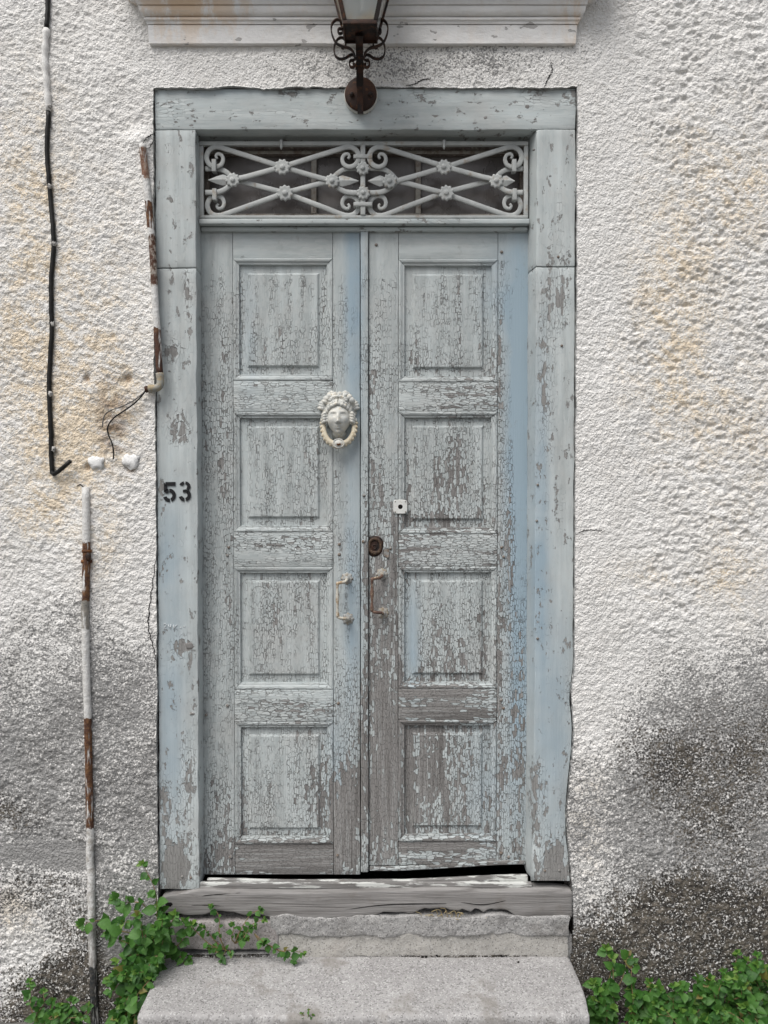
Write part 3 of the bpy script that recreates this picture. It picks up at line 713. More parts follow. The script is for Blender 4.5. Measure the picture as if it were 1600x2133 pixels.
def rag_fn(seed, amp=.004):
    def fn(v):
        o_ = wob(.0055, 13, seed, .0022, 60)(v); o_[:, 2] += amp * fbm(v[:, 0] * 12, v[:, 0] * 0 + seed, None, 3, seed); return o_
    return fn
box_obj('mortar_course', X(564), X(1188), -.019, .13, Z(1950, -.019), Z(1909, -.019), M_MORT, foot, .004, .007, rag_fn(31, .0075))
box_obj('plaster_band', X(562), X(1184), -.012, .125, Z(1997, -.014), Z(1936, -.014), M_BAND, foot, .004, .010, rag_fn(32, .0035))
box_obj('footing_stone', X(350), X(578), -.016, .13, Z(1981, -.018), Z(1920, -.018), M_STONE, foot, .010, .010, rag_fn(33, .004))
box_obj('mortar_course', X(330), X(560), -.006, .13, Z(1994), Z(1982.5), M_MORT, foot, .004, .012, rag_fn(34, .003))
cs, cf = lumpy(P(1176, 1975, .028), (24 * S, .036, 40 * S), 11); mesh_obj('broken_corner', cs, cf, M_MORT, foot)
box_obj('gap_shade_block', X(331), X(1192), .05, .14, Z(1990), Z(1898), M_HOLE, foot, .004, .06)  # near-black block added behind the footing, its colour standing in for shade in the gaps

def step_fn(v):
    o_ = v.copy(); x_, y_, z_ = v.T
    fx = (x_ - X(764)) / (X(1185) - X(764))
    # worn front corners, drooping nosing
    corner = sstep(.80, 1.02, np.abs(fx)) * sstep(-.20, -.31, y_) * np.where(fx > 0, .3, .0)
    o_[:, 1] += corner * .045 * sstep(.9, 1.02, np.abs(fx)); o_[:, 0] -= np.sign(fx) * corner * .02; o_[:, 2] -= corner * .010
    n = wob(.003, 6, 44, .0011, 60)(v) - v
    o_ += n; o_[:, 2] -= .006 * np.exp(-((fx + .1) / .5) ** 2) * sstep(-.05, -.3, y_) * sstep(.1, .2, z_)
    nick = np.clip(vnoise(x_ * 26, y_ * 26, z_ * 26, 48) - .35, 0, 1) * sstep(-.27, -.31, y_)
    o_[:, 1] += nick * .014; o_[:, 2] -= nick * .01
    return o_
ZT = Z(1986)
step = box_obj('doorstep', X(340), X(1190), -.314, -.009, -.02, ZT, M_STEP, None, .014, .011, step_fn)
tag(step, 'worn speckled concrete doorstep with rounded edge below the door', 'step')
peb = [lumpy((0, 0, 0), (.005, .0035, .003), s_) for s_ in (1, 2, 3)]
peb = [MB().add(v, f).mesh('crumb', M_HOLE) for v, f in peb]
for i, (a, b) in enumerate([(880, 1994), (888, 1994), (910, 1991), (1045, 1992), (1080, 2005)]):
    p_ = P(a, b, 0); t = (ZT - EYE) / (p_.z - EYE); q_ = Vector((p_.x * t, -D + D * t, ZT + .001))
    tag(inst('soil_crumb', peb[i % 3], q_, None, (0, 0, i)), 'tiny black soil crumb on the doorstep by the plaster footing', 'crumb', 'soil crumbs on the doorstep')

# ------------------------------------------------------------------ door leaves
def moulding(x0, x1, z0, z1, parent):
    """mitred moulding round a panel opening: four lengths with a hairline open mitre"""
    n = 11; e = .0007; NS = 14
    for k in range(4):
        V = []; u0 = -.0022 if k in (0, 2) else 0
        prof = [(0, .012), (0, .0005 + u0), (.0015, -.0012 + u0), (.0050, -.0018 + u0), (.0100, -.0006 + u0), (.0130, .0012 + u0 * .5), (.0165, .0024), (.0195, .0022), (.0208, .0040), (.0215, .0070), (.0215, .022)]
        for (i_, d) in prof:
            c_ = [(x0 + i_, z0 + i_), (x1 - i_, z0 + i_), (x1 - i_, z1 - i_), (x0 + i_, z1 - i_)]
            (ax, az), (bx, bz) = c_[k], c_[(k + 1) % 4]; L = math.hypot(bx - ax, bz - az); ux, uz = (bx - ax) / L * e, (bz - az) / L * e
            V += [(ax + ux + (bx - ax - 2 * ux) * t / NS, YD + d, az + uz + (bz - az - 2 * uz) * t / NS) for t in range(NS + 1)]
        q = NS + 1
        F = [(i * q + t, i * q + t + 1, (i + 1) * q + t + 1, (i + 1) * q + t) for i in range(n - 1) for t in range(NS)] + [tuple(range(0, q * n, q))[::-1], tuple(range(NS, q * n, q))]
        V = np.array(V); V[:, 1] += .0014 * fbm(V[:, 0] * 20, V[:, 2] * 20, None, 2, 5)
        mesh_obj('moulding', V, F, M_MOULDH if k in (0, 2) else M_MOULD, parent, False)
def panel(x0, x1, z0, z1, parent, seed):
    """raised field panel; runs behind the moulding"""
    a = .012; b = .0215 + .026; prof = [(a, .032), (a, .0135), (b, .0135), (b + .001, .0115), (b + .006, .0062), (b + .008, .0056)]
    V, F = [], []; NS = 14; N4 = 4 * NS
    for (i_, d) in prof:
        c_ = [(x0 + i_, z0 + i_), (x1 - i_, z0 + i_), (x1 - i_, z1 - i_), (x0 + i_, z1 - i_)]
        for k in range(4):
            (ax, az), (bx, bz) = c_[k], c_[(k + 1) % 4]
            V += [(ax + (bx - ax) * t / NS, YD + d, az + (bz - az) * t / NS) for t in range(NS)]
    n = len(prof)
    for i in range(n - 1):
        for k in range(N4): F.append((i * N4 + k, i * N4 + (k + 1) % N4, (i + 1) * N4 + (k + 1) % N4, (i + 1) * N4 + k))
    # field: grid stitched to the last ring
    base = len(V) - N4; i_, d = prof[-1]; idx = {}
    for k in range(NS):
        idx[(k, 0)] = base + k; idx[(NS, k)] = base + NS + k; idx[(NS - k, NS)] = base + 2 * NS + k; idx[(0, NS - k)] = base + 3 * NS + k
    for u in range(1, NS):
        for w_ in range(1, NS):
            idx[(u, w_)] = len(V); V.append((x0 + i_ + (x1 - x0 - 2 * i_) * u / NS, YD + d, z0 + i_ + (z1 - z0 - 2 * i_) * w_ / NS))
    F += [(idx[(u, w_)], idx[(u + 1, w_)], idx[(u + 1, w_ + 1)], idx[(u, w_ + 1)]) for u in range(NS) for w_ in range(NS)]
    return mesh_obj('panel', V, F, M_DOOR, parent, False)
def leaf_door(name, x0, x1, px0, px1, rows, ztop, zbot, label, tilt=0):
    """rows: py top/bottom of each panel opening (outer edge of its moulding)"""
    d = empty(name, ((X(x0, YD) + X(x1, YD)) / 2, YD, Z(zbot, YD)), label, 'door leaf', 'the two leaves of the double door')
    XX = lambda q_: X(q_, YD)
    ZZ = lambda q_: Z(q_, YD)
    dw = wob(.0006, 5, int(x0)); yk = YD + .040
    def bot(v):
        o_ = dw(v)
        if tilt: o_[:, 2] += tilt * S * sstep(XX(x0), XX(x1), v[:, 0]) * sstep(ZZ(zbot - 60), ZZ(zbot), v[:, 2])
        return o_
    box_obj('stile', XX(x0), XX(px0) - .0006, YD, yk, ZZ(zbot), ZZ(ztop), M_DOOR, d, .002, .03, bot)
    box_obj('stile', XX(px1) + .0006, XX(x1), YD, yk, ZZ(zbot), ZZ(ztop), M_DOOR, d, .002, .03, bot)
    edges = [ztop] + [q_ for r_ in rows for q_ in r_] + [zbot]
    for i in range(0, len(edges), 2):
        box_obj('rail', XX(px0) + .0006, XX(px1) - .0006, YD + (.0004 if i in (0,) else -.0022 if 0 < i < len(edges) - 2 else .0005), yk, ZZ(edges[i + 1]), ZZ(edges[i]), M_RAIL, d, .0022, .03, bot if i == len(edges) - 2 else dw)
    for i, (a, b) in enumerate(rows):
        moulding(XX(px0) + .0004, XX(px1) - .0004, ZZ(b) + .0003, ZZ(a) - .0003, d)
        panel(XX(px0), XX(px1), ZZ(b), ZZ(a), d, i)
    return d
LROWS = [(538, 793), (858, 1108), (1181, 1436), (1503, 1757)]
RROWS = [(540, 796), (857, 1112), (1180, 1434), (1499, 1752)]
left = leaf_door('door_leaf', 420, 750, 487, 694, LROWS, 482, 1822, 'pale blue panelled door leaf with a cream head knocker, less worn of the pair')
right = leaf_door('door_leaf', 769, 1099, 830, 1036, RROWS, 482, 1803, 'pale blue panelled door leaf with a square lock plate, barer wood of the pair', 6)
yc = YD - .010
box_obj('cover_strip', X(751.5, yc), X(767.5, yc), yc, YD + .03, Z(1818, yc), Z(481.5, yc), M_DOOR, right, .004, .02, wob(.0012, 5, 66, .0005, 30))
def wb(v):
    o_ = wob(.001, 6, 77)(v); o_[:, 2] += 14 * S * sstep(X(800, YD), X(1099, YD), v[:, 0]); return o_
box_obj('weather_bar', X(770, YD), X(1097, YD), YD - .006, YD + .03, Z(1813, YD), Z(1804.5, YD), M_RAIL, right, .003, .02, wb)
knob = MB().add(*lathe([(.0055, 0), (.0055, .002), (.0035, .0042), (.0006, .005)], 12)).mesh('stud', M_NAIL)
for (a, b) in [(707, 1134), (707, 1155), (477, 1140), (474, 1157), (705, 1465), (474, 1470), (430, 1489), (481, 1785), (703, 1782)]: inst('stud', knob, P(a, b, YD), left)
for (a, b) in [(808, 1160), (814, 1142), (1045, 1140), (1049, 1160), (1044, 1458), (1049, 1475), (758, 1032), (757, 1128), (1044, 1777), (1060, 1785), (784, 510), (1045, 525)]: inst('stud', knob, P(a, b, YD - (.010 if a < 768 else 0)), right)
M_LSL = simple('lock_brown_rust', (.05, .032, .024), (.11, .07, .045), 60, .4, .65, .6, .001, (.20, .15, .10))
# lock plate with keyhole
pc = P(834, 1055.5, YD); lp = empty('tmp', pc, 'x', 'x'); bpy.data.objects.remove(lp)
def plate(c, hw, hh, th, mat, parent, name, hole=0):
    n = 32; V, F = [], []
    def sq(a, k): # rounded square
        cx, sx = math.cos(a), math.sin(a); r_ = 1 / (abs(cx) ** 5 + abs(sx) ** 5) ** .2; return (cx * r_ * hw * k, sx * r_ * hh * k)
    rings = [(1, 0), (1, th * .7), (.95, th), ('h', th), ('h', -.004)] if hole else [(1, 0), (1, th * .7), (.95, th), (.02, th)]
    for (k, d) in rings:
        for i in range(n):
            a = 2 * math.pi * i / n
            u_, w_ = (hole * math.cos(a), hole * math.sin(a)) if k == 'h' else sq(a, k)
            V.append((c.x + u_, c.y - d, c.z + w_))
    for i in range(len(rings) - 1):
        for k in range(n): F.append((i * n + k, i * n + (k + 1) % n, (i + 1) * n + (k + 1) % n, (i + 1) * n + k))
    return mesh_obj(name, V, F, mat, parent, False)
lkp = plate(pc, 15 * S, 15 * S, .0062, M_WHITE, right, 'lock_plate', 5 * S)
MB().add(*lathe([(5.4 * S, 0), (5.4 * S, .0004), (.0003, .0005)], 20)).obj('keyhole', M_HOLE, lkp).location = Vector((0, -.0042, 0)) + (pc - WO[lkp.name])
scw = MB().add(*lathe([(.0022, 0), (.0022, .0008), (.0004, .0014)], 8)).mesh('screw', M_NAIL)
for (a, b) in ((-11, -11), (11, -11), (-11, 11), (11, 11)): inst('screw', scw, pc + Vector((a * S, -.0062, b * S)), lkp)
# old rim-lock hole with rusty sleeve
lc = P(781, 1137, YD)
sl_ = MB().add(*lathe([(15 * S, -.004), (15 * S, .0035), (13.4 * S, .0055), (11 * S, .0055), (9.6 * S, .003), (9.4 * S, -.010), (.0004, -.011)], 28, scal=lambda q_: 1 + .22 * abs(math.sin(q_)))).obj('lock_sleeve', M_LSL, right, True, (0, 0, 0)); sl_.location = lc - WO[right.name]; WO[sl_.name] = lc
cy = MB().add(*lathe([(6.5 * S, -.009), (6.5 * S, .0), (5.6 * S, .002), (3.2 * S, .002), (2.8 * S, -.003), (.0004, -.003)], 22)).obj('lock_cylinder', M_RUST, sl_, True, (0, 0, 0)); cy.location = (-.001, 0, -.003)
MB().add(*lathe([(19 * S, -.004), (19 * S, .0004), (14 * S, .0006)], 28, scal=lambda q_: 1 + .2 * abs(math.sin(q_)) + .05 * math.sin(3 * q_))).obj('lock_hollow', M_RUST, sl_, True, (0, 0, 0)).location = (-.002, 0, 0)
plate(P(805, 1152, YD - .0002), 6.8 * S, 9.5 * S, .0008, M_HOLE, right, 'inlay_gap'); plate(P(805, 1151.5, YD - .0009), 5.8 * S, 8.4 * S, .0008, M_NAIL, right, 'wooden_inlay')

# pull handles
M_HRUST = simple('handle_rusty_cream', (.50, .48, .42), (.36, .26, .16), 55, .44, .62, .6, .001, (.09, .045, .03))
M_HROS = simple('handle_dull_paint', (.36, .37, .36), (.30, .26, .20), 60, .45, .65, .65, .001, (.18, .11, .07))
M_HDARK = simple('handle_brown_rust', (.16, .10, .075), (.085, .05, .04), 50, .42, .62, .65, .001, (.45, .38, .27))
def handle(parent, cx, y0, y1, gxp, mats, label):
    c0_ = P(cx, (y0 + y1) / 2, YD)
    root = None
    ros = lathe([(12.5 * S, 0), (12.5 * S, .0014), (8 * S, .0026), (5 * S, .0045), (.0004, .005)], 48, scal=lambda q_: 1 + .09 * math.cos(8 * q_))
    g0, g1 = P(cx, y0, YD), P(cx + 2, y1, YD)
    gx_ = X(gxp, YD - .04)
    pts = [g0 + Vector((0, -.004, 0)), g0 + Vector((0, -.020, -.002)), Vector((g0.x - .006, YD - .034, g0.z - .008)), Vector((gx_ + .006, YD - .040, g0.z - .011)), Vector((gx_, YD - .040, g0.z - .018)),
           Vector((gx_, YD - .041, (g0.z + g1.z) / 2)), Vector((gx_, YD - .040, g1.z + .018)), Vector((gx_ + .006, YD - .040, g1.z + .010)), Vector((g1.x - .006, YD - .034, g1.z + .006)), g1 + Vector((0, -.020, .001)), g1 + Vector((0, -.004, 0))]
    pp = crom(pts, 5); n = len(pp)
    grip = MB().add(*tube(pp, [.0052 + .0014 * math.sin(i * 1.1) * (n * .35 < i < n * .65) for i in range(n)], 10)).obj('door_handle', mats[0], parent)
    if label: grip['label'] = label
    for g_ in (g0, g1):
        MB().add([(a + g_.x, b + g_.y, c_ + g_.z) for a, b, c_ in ros[0]], ros[1]).obj('rosette', mats[1], grip)
        MB().add(*tube([g_ + Vector((0, -.002, 0)), g_ + Vector((0, -.016, 0)), g_ + Vector((0, -.022, 0))], [.0095, .009, .007], 8)).obj('socket', mats[1], grip)
handle(left, 723, 1205, 1289, 703, (M_HRUST, M_HROS), None)
handle(right, 796, 1196, 1277, 775, (M_HDARK, M_HROS), 'brown rusted pull handle')

# ------------------------------------------------------------------ knocker: head of a woman with wavy hair over a swinging ring
kc = P(706, 872, YD); kn = None
def face_mesh():
    v, f = ellipsoid((0, 0, 0), (1, 1, 1), 56, 44, Matrix.Rotation(math.pi / 2, 3, 'X'))
    v = np.array([tuple(q_) for q_ in v])
    u_, w_, z_ = v[:, 0], -v[:, 1], v[:, 2]       # w_ towards the street
    jaw = 1 - .30 * sstep(-.1, -1, z_)
    x_ = u_ * .037 * jaw; zz = z_ * .054; y_ = w_ * .040
    fr = sstep(.05, .45, w_)
    G = lambda cx, cz, sx, sz: np.exp(-((x_ - cx) / sx) ** 2 - ((zz - cz) / sz) ** 2)
    dd = np.zeros_like(x_)
    t = np.clip((.014 - zz) / .026, 0, 1); on = sstep(.018, .012, zz) * sstep(-.0165, -.0125, zz)
    dd += on * (.005 + .0095 * t) * np.exp(-(x_ / (.0042 + .0028 * t)) ** 2)
    for s_ in (-1, 1):
        dd += -.0075 * G(s_ * .0150, .0115, .0085, .0058) + .0048 * G(s_ * .0150, .0105, .0062, .0036) + .0032 * G(s_ * .0150, .0195, .011, .0034) + .003 * G(s_ * .0055, -.0125, .003, .003) + .003 * G(s_ * .022, -.006, .010, .010)
        dd += -.0016 * G(s_ * .0150, .0068, .0065, .0014)
    dd += .0050 * G(0, -.0235, .0105, .0026) + .0056 * G(0, -.0300, .0085, .0030) - .0038 * G(0, -.0267, .0120, .0013) - .002 * G(0, -.0190, .003, .003) + .0055 * G(0, -.0430, .0110, .0070) - .003 * G(0, -.0355, .010, .0025)
    y_ = y_ + fr * dd
    return np.stack([x_ * 1.1, -y_ - .022, zz * 1.08], 1), f
rng = random.Random(5)
fv, ff_ = face_mesh(); fv = fv + np.array(kc) + np.array([.001, 0, -.004])
kn = empty('tmp_knocker', kc, 'x', 'x'); kn.name = 'door_knocker'; WO['door_knocker'] = kc
for k in ('label', 'category', 'kind'): del kn[k]
kn.parent = left; kn.location = kc - WO[left.name]
mesh_obj('face', fv, ff_, M_CREAM, kn)
MB().add(*tube([kc + Vector((.001, -.002, -.052)), kc + Vector((.001, -.010, -.050)), kc + Vector((.001, -.014, -.030))], [.026, .022, .020], 18)).obj('neck', M_CREAM, kn)
hair = MB()
def lock(pts, r0_, r1_):
    pp = crom([kc + Vector(q_) for q_ in pts], 6); n = len(pp)
    hair.add(*tube(pp, [max(.0006, (r0_ + (r1_ - r0_) * i / (n - 1)) * (1 + .12 * math.sin(i * 1.4))) for i in range(n)], 9))
# cap of the skull
hair.add(*[ (lambda e: e)(ellipsoid(kc + Vector((.001, -.012, .040)), (.046, .032, .036), 24, 16))][0])
for s_ in (-1, 1):
    for k in range(6):         # waves swept back from a centre parting
        a = k / 5
        zt = .050 - .012 * k * .5; y_ = -.046 + .006 * k
        lock([(s_ * .002, y_ - .002, .048 + .006 * k), (s_ * (.014 + .002 * k), y_ - .004, .042 + .009 * k), (s_ * (.026 + .002 * k), y_ + .002, .036 + .008 * k), (s_ * (.036 + .002 * k), y_ + .010, .024 + .006 * k), (s_ * (.042 + .002 * k), y_ + .016, .010 + .004 * k), (s_ * (.048 + .002 * k), y_ + .020, .000 + .003 * k)], .0072, .0062)
    for k in range(4):         # curls beside the cheeks
        lock([(s_ * .037, -.030, .018 - .009 * k), (s_ * .048, -.036, .014 - .009 * k), (s_ * .054, -.028, .006 - .008 * k), (s_ * .046, -.026, .000 - .007 * k), (s_ * .040, -.034, .003 - .007 * k)], .0068, .0030)
    for k in range(5):         # wing-like spread at the temples
        a = math.radians(10 + 22 * k); c_ = kc + Vector((s_ * (.045 + .012 * math.cos(a)), -.012 + .001 * k, .030 + .022 * math.sin(a)))
        hair.add(*ellipsoid(c_, (.017, .009, .0075), 12, 8, Matrix.Rotation(-s_ * a * .6, 3, 'Y')))
for i in range(16):            # crown curls
    a = math.pi * (i + .5) / 16; rr = .036 + .008 * (i % 2)
    c_ = kc + Vector((.001 + rr * 1.05 * math.cos(a), -.022 - .008 * (i % 2), .052 + rr * .62 * math.sin(a)))
    hair.add(*ellipsoid(c_, (.0105 + .003 * rng.random(), .011, .0085 + .003 * rng.random()), 12, 8, Matrix.Rotation(rng.uniform(-1, 1), 3, 'Y')))
for i in range(9):
    a = math.pi * (i + .5) / 9
    hair.add(*ellipsoid(kc + Vector((.026 * math.cos(a), -.040, .056 + .016 * math.sin(a))), (.008, .007, .0065), 10, 8))
hair.obj('hair', M_CREAM, kn)
ring = MB()
R = [(-.050, -.018, -.006), (-.051, -.024, -.030), (-.047, -.030, -.055), (-.034, -.034, -.078), (-.014, -.036, -.090), (.0, -.036, -.093), (.014, -.036, -.090), (.036, -.034, -.078), (.050, -.030, -.055), (.054, -.024, -.030), (.053, -.018, -.006)]
pp = crom([kc + Vector(q_) for q_ in R], 6); n = len(pp)
ring.add(*tube(pp, [.0068 + .0035 * math.sin(math.pi * i / (n - 1)) for i in range(n)], 12))
for i in range(3, n - 3, 3):   # acanthus leaflets along the ring
    t_ = (pp[i + 1] - pp[i - 1]).normalized(); o_ = Vector((pp[i].x - kc.x, 0, pp[i].z - kc.z + .03)).normalized()
    ang = math.atan2(o_.z, o_.x)
    ring.add(*ellipsoid(pp[i] + o_ * .0050 + Vector((0, -.002, 0)), (.0095, .006, .0060), 10, 6, Matrix.Rotation(-ang - .5 * (1 if pp[i].x < kc.x else -1), 3, 'Y')))
rg = ring.obj('knocker_ring', M_KRING, kn)
for s_ in (-.0505, .0535): box_obj('ring_lug', kc.x + s_ - .011, kc.x + s_ + .010, YD - .030, YD - .004, kc.z - .012, kc.z - .002, M_CREAM, kn, .002, .01)
md = kc + Vector((.001, -.044, -.0885)); lv, lf = lathe([(.0215, -.004), (.0205, .002), (.0175, .003), (.0160, .001), (.0150, .001), (.011, .005), (.004, .007), (.0004, .0074)], 26)
MB().add([(a * 1.0 + md.x, b + md.y, c_ * .80 + md.z) for a, b, c_ in lv], lf).obj('medallion', M_CREAM, rg)
lv, lf = lathe([(.0085, 0), (.007, .0025), (.0004, .003)], 14); MB().add([(a + md.x + .001, b + md.y - .0045, c_ * .6 + md.z - .003) for a, b, c_ in lv], lf).obj('rust_spot', M_RUST2, rg)

# ------------------------------------------------------------------ fanlight window and iron grille
yw_ = .105
fan = empty('fanlight_window', (X(759), yw_, Z(455, yw_)), 'dusty three-pane fanlight window behind the iron grille', 'window')
fx0, fx1 = X(411) + .003, X(1115) - .018
box_obj('frame_rail', fx0, fx1, yw_ - .012, yw_ + .03, Z(325, yw_), Z(291, yw_), M_BROWNTRIM, fan, .003, .03, wob(.001, 6, 3))
box_obj('frame_bead', fx0 + .01, fx1 - .01, yw_ - .016, yw_ - .0125, Z(325, yw_) + .001, Z(318, yw_), M_TRIM, fan, .001, .03, wob(.0006, 9, 3))
box_obj('frame_rail', fx0, fx1, yw_ - .010, yw_ + .03, Z(470, yw_), Z(447, yw_), M_TRIM, fan, .003, .03, wob(.001, 6, 4))
box_obj('frame_stile', fx0, X(440, yw_), yw_ - .010, yw_ + .03, Z(447, yw_) + .0006, Z(325, yw_) - .0006, M_BROWNTRIM, fan, .003, .03)
box_obj('frame_stile', X(1080, yw_), fx1, yw_ - .010, yw_ + .03, Z(447, yw_) + .0006, Z(325, yw_) - .0006, M_BROWNTRIM, fan, .003, .03)
for a in (655, 870): box_obj('mullion', X(a - 5, yw_), X(a + 6, yw_), yw_ - .008, yw_ + .02, Z(447, yw_) + .0006, Z(325, yw_) - .0006, M_TRIM, fan, .002, .03, wob(.0008, 9, 4))
for a, b in ((440, 650), (661, 865), (876, 1080)): box_obj('pane', X(a, yw_) + .0005, X(b, yw_) - .0005, yw_ + .008, yw_ + .011, Z(447, yw_) + .001, Z(325, yw_) - .001, M_PANE, fan, .0004, .3)

yg = .050
gr = empty('iron_grille', (X(759), yg, Z(452, yg)), 'grey painted wrought iron grille with scrolls, rosettes and spearheads above the doors', 'grille')
def gp(a, b, y_=yg): return P(a, b, y_)
MX = 758.5
def mir(pts): return [(2 * MX - a, b) for a, b in pts]
UL = [(453, 331), (450, 326), (454, 321), (462, 324), (465, 333), (461, 343), (450, 348), (437, 343), (430.5, 330), (434, 316), (444, 308), (457, 307), (474, 312)]
flipx = lambda q_: [(1178 - a, b) for a, b in q_]
flipz = lambda q_: [(a + 2, 756 - b) for a, b in q_]
def scroll_bar(scr_, rest, y_, wd, half):
    a = crom([Vector((u_, 0, v_)) for u_, v_ in scr_ + rest], 6)
    pts = [(q_.x, q_.z) for q_ in a]
    if half: pts = mir(pts)
    return MB().add(*flatbar([gp(u_, v_, y_) for u_, v_ in pts], wd, .008, 42)).obj('scroll_bar', M_IRON, gr)
lin = lambda p0, p1, n: [(p0[0] + (p1[0] - p0[0]) * i / n, p0[1] + (p1[1] - p0[1]) * i / n) for i in range(1, n + 1)]
wd = 10.2 * S
for hf in (0, 1):
    scroll_bar(UL, lin((474, 312), (588, 348), 4) + lin((588, 348), (688, 377), 4) + [(702, 390), (718, 399), (734, 401.5), (751, 402)], yg, wd, hf)
    scroll_bar(flipx(UL), lin((704, 312), (588, 348), 4) + lin((588, 348), (489, 375), 4) + [(476, 389), (462, 398), (446, 401), (428, 401)], yg - .0042, wd, hf)
    scroll_bar(flipz(UL), lin((476, 444), (594, 402), 4) + lin((594, 402), (688, 377), 4) + [(702, 363), (716, 354), (732, 351.5), (751, 351)], yg + .0042, wd, hf)
    scroll_bar([(a + 2, b) for a, b in flipx(flipz(UL))], lin((706, 444), (594, 402), 4) + lin((594, 402), (489, 375), 4) + [(476, 362), (462, 354), (446, 352), (428, 352)], yg + .0084, wd, hf)
box_obj('frame_bar', X(418.5, yg), X(427.5, yg), yg - .003, yg + .010, Z(454, yg), Z(304, yg), M_IRON, gr, .002, .03)
box_obj('frame_bar', X(1088.5, yg), X(1097.5, yg), yg - .003, yg + .010, Z(454, yg), Z(304, yg), M_IRON, gr, .002, .03)
box_obj('frame_bar', X(418.5, yg), X(1097.5, yg), yg - .0035, yg + .012, Z(303.5, yg), Z(295, yg), M_IRON, gr, .002, .03)
box_obj('frame_bar', X(418.5, yg), X(1097.5, yg), yg - .0035, yg + .012, Z(454.8, yg), Z(449, yg), M_IRON, gr, .002, .03)
box_obj('centre_bar', X(751.5, yg), X(761.5, yg), yg - .0075, yg + .0155, Z(449, yg) + .0006, Z(303.5, yg) - .0006, M_IRON, gr, .002, .03)
for a in (586, 925): MB().add(*tube([gp(a, 292, yg - .012), gp(a, 306, yg - .012), gp(a, 311, yg - .012)], [.005, .005, .002], 8)).obj('pin', M_IRON, gr)
rsm = MB().add(*lathe([(15 * S, -.002), (15 * S, .001), (11 * S, .0035), (8 * S, .002), (6.5 * S, .003), (.0004, .0035)], 60, scal=lambda q_: 1 + .10 * math.cos(10 * q_))).mesh('rosette', M_IRON)
bom = MB().add(*lathe([(5.5 * S, 0), (5.2 * S, .003), (3.5 * S, .0055), (.0004, .0062)], 14)).mesh('bolt', M_IRON)
for i, (a, b, k) in enumerate([(588, 348, 1.05), (594, 402, 1.05), (485, 375, .95), (692, 377, .95), (812, 377, .98), (925, 348, 1), (930, 402, 1.03), (1034, 377, .95), (756, 351, .9), (757, 402, .9)]):
    r_ = inst('rosette', rsm, gp(a, b, yg - .0105), gr, (0, .25 * i, 0), (k, 1, k)); inst('bolt', bom, gp(a, b, yg - .0130), r_)
def spear(bx, tx, cy_):
    s_ = 1 if tx > bx else -1; V = []
    b_ = gp(bx, cy_, yg - .006); w_ = abs(tx - bx)
    prof = [(0, 4, .003), (3, 10, .004), (10, 11.5, .0055), (w_ * .55, 8, .005), (w_, .6, .001)]
    for (a, h_, t_) in prof: V += [b_ + Vector((s_ * a * S, -t_, 0)), b_ + Vector((s_ * a * S, 0, h_ * S)), b_ + Vector((s_ * a * S, t_, 0)), b_ + Vector((s_ * a * S, 0, -h_ * S))]
    F = [(i * 4 + k, i * 4 + (k + 1) % 4, i * 4 + 4 + (k + 1) % 4, i * 4 + 4 + k) for i in range(len(prof) - 1) for k in range(4)] + [(3, 2, 1, 0), tuple(len(prof) * 4 - 4 + k for k in range(4))]
    MB().add(V, F).obj('spearhead', M_IRON, gr, False)
spear(474, 433, 375); spear(704, 748, 377); spear(801, 766, 377); spear(1045, 1073, 377)
for (a, b0, b1) in [(450, 334, 360), (451, 395, 419), (1068, 334, 360), (1069, 395, 419)]: box_obj('collar', X(a - 4.5, yg), X(a + 4.5, yg), yg - .0125, yg + .0145, Z(b1, yg), Z(b0, yg), M_IRON, gr, .002, .02)
for b in (328, 427): box_obj('collar', X(737, yg), X(776, yg), yg - .0105, yg + .018, Z(b + 4, yg), Z(b - 4, yg), M_IRON, gr, .002, .02)

# ------------------------------------------------------------------ wall lantern
yl = -.20
LXc = X(752, yl)
lan = empty('wall_lantern', P(752, 203, -.004), 'rusty black wrought iron wall lantern with milky glass above the door', 'lantern')
pc_ = P(752, 202, .001)
for nm, prof, mat in (('wooden_disc', [(34 * S, 0), (34.5 * S, .010), (33 * S, .013), (.0004, .013)], M_CREAM), ('wall_plate', [(32 * S, .0131), (33 * S, .017), (32 * S, .022), (27 * S, .026), (.0004, .028)], M_PLATE)):
    v, f = lathe(prof, 40); MB().add([(a + pc_.x, b + pc_.y, c_ * 1.06 + pc_.z) for a, b, c_ in v], f).obj(nm, mat, lan)
blt = MB().add(*lathe([(.008, 0), (.008, .004), (.005, .007), (.0004, .008)], 8)).mesh('bolt', M_RUST)
for a in (733, 772): inst('bolt', blt, P(a, 197, -.027), lan)
ap = [(-.026, 237), (-.034, 215), (-.046, 190), (-.066, 160), (-.096, 130), (-.135, 105), (-.175, 88), (-.20, 72)]
ap3 = crom([P(751 - .4 * i, b, a) for i, (a, b) in enumerate(ap)], 5); V, F = [], []
for i, q_ in enumerate(ap3):
    t_ = (ap3[min(i + 1, len(ap3) - 1)] - ap3[max(i - 1, 0)]).normalized(); nn = Vector((0, -t_.z, t_.y)); hw_ = .0095 if i < 12 else .0115
    V += [q_ + Vector((-hw_, 0, 0)) + nn * .006, q_ + Vector((hw_, 0, 0)) + nn * .006, q_ + Vector((hw_, 0, 0)) - nn * .006, q_ + Vector((-hw_, 0, 0)) - nn * .006]
F = [(i * 4 + k, i * 4 + (k + 1) % 4, i * 4 + 4 + (k + 1) % 4, i * 4 + 4 + k) for i in range(len(ap3) - 1) for k in range(4)] + [(3, 2, 1, 0), tuple(len(ap3) * 4 - 4 + k for k in range(4))]
MB().add(V, F).obj('arm', M_RUST, lan, False)
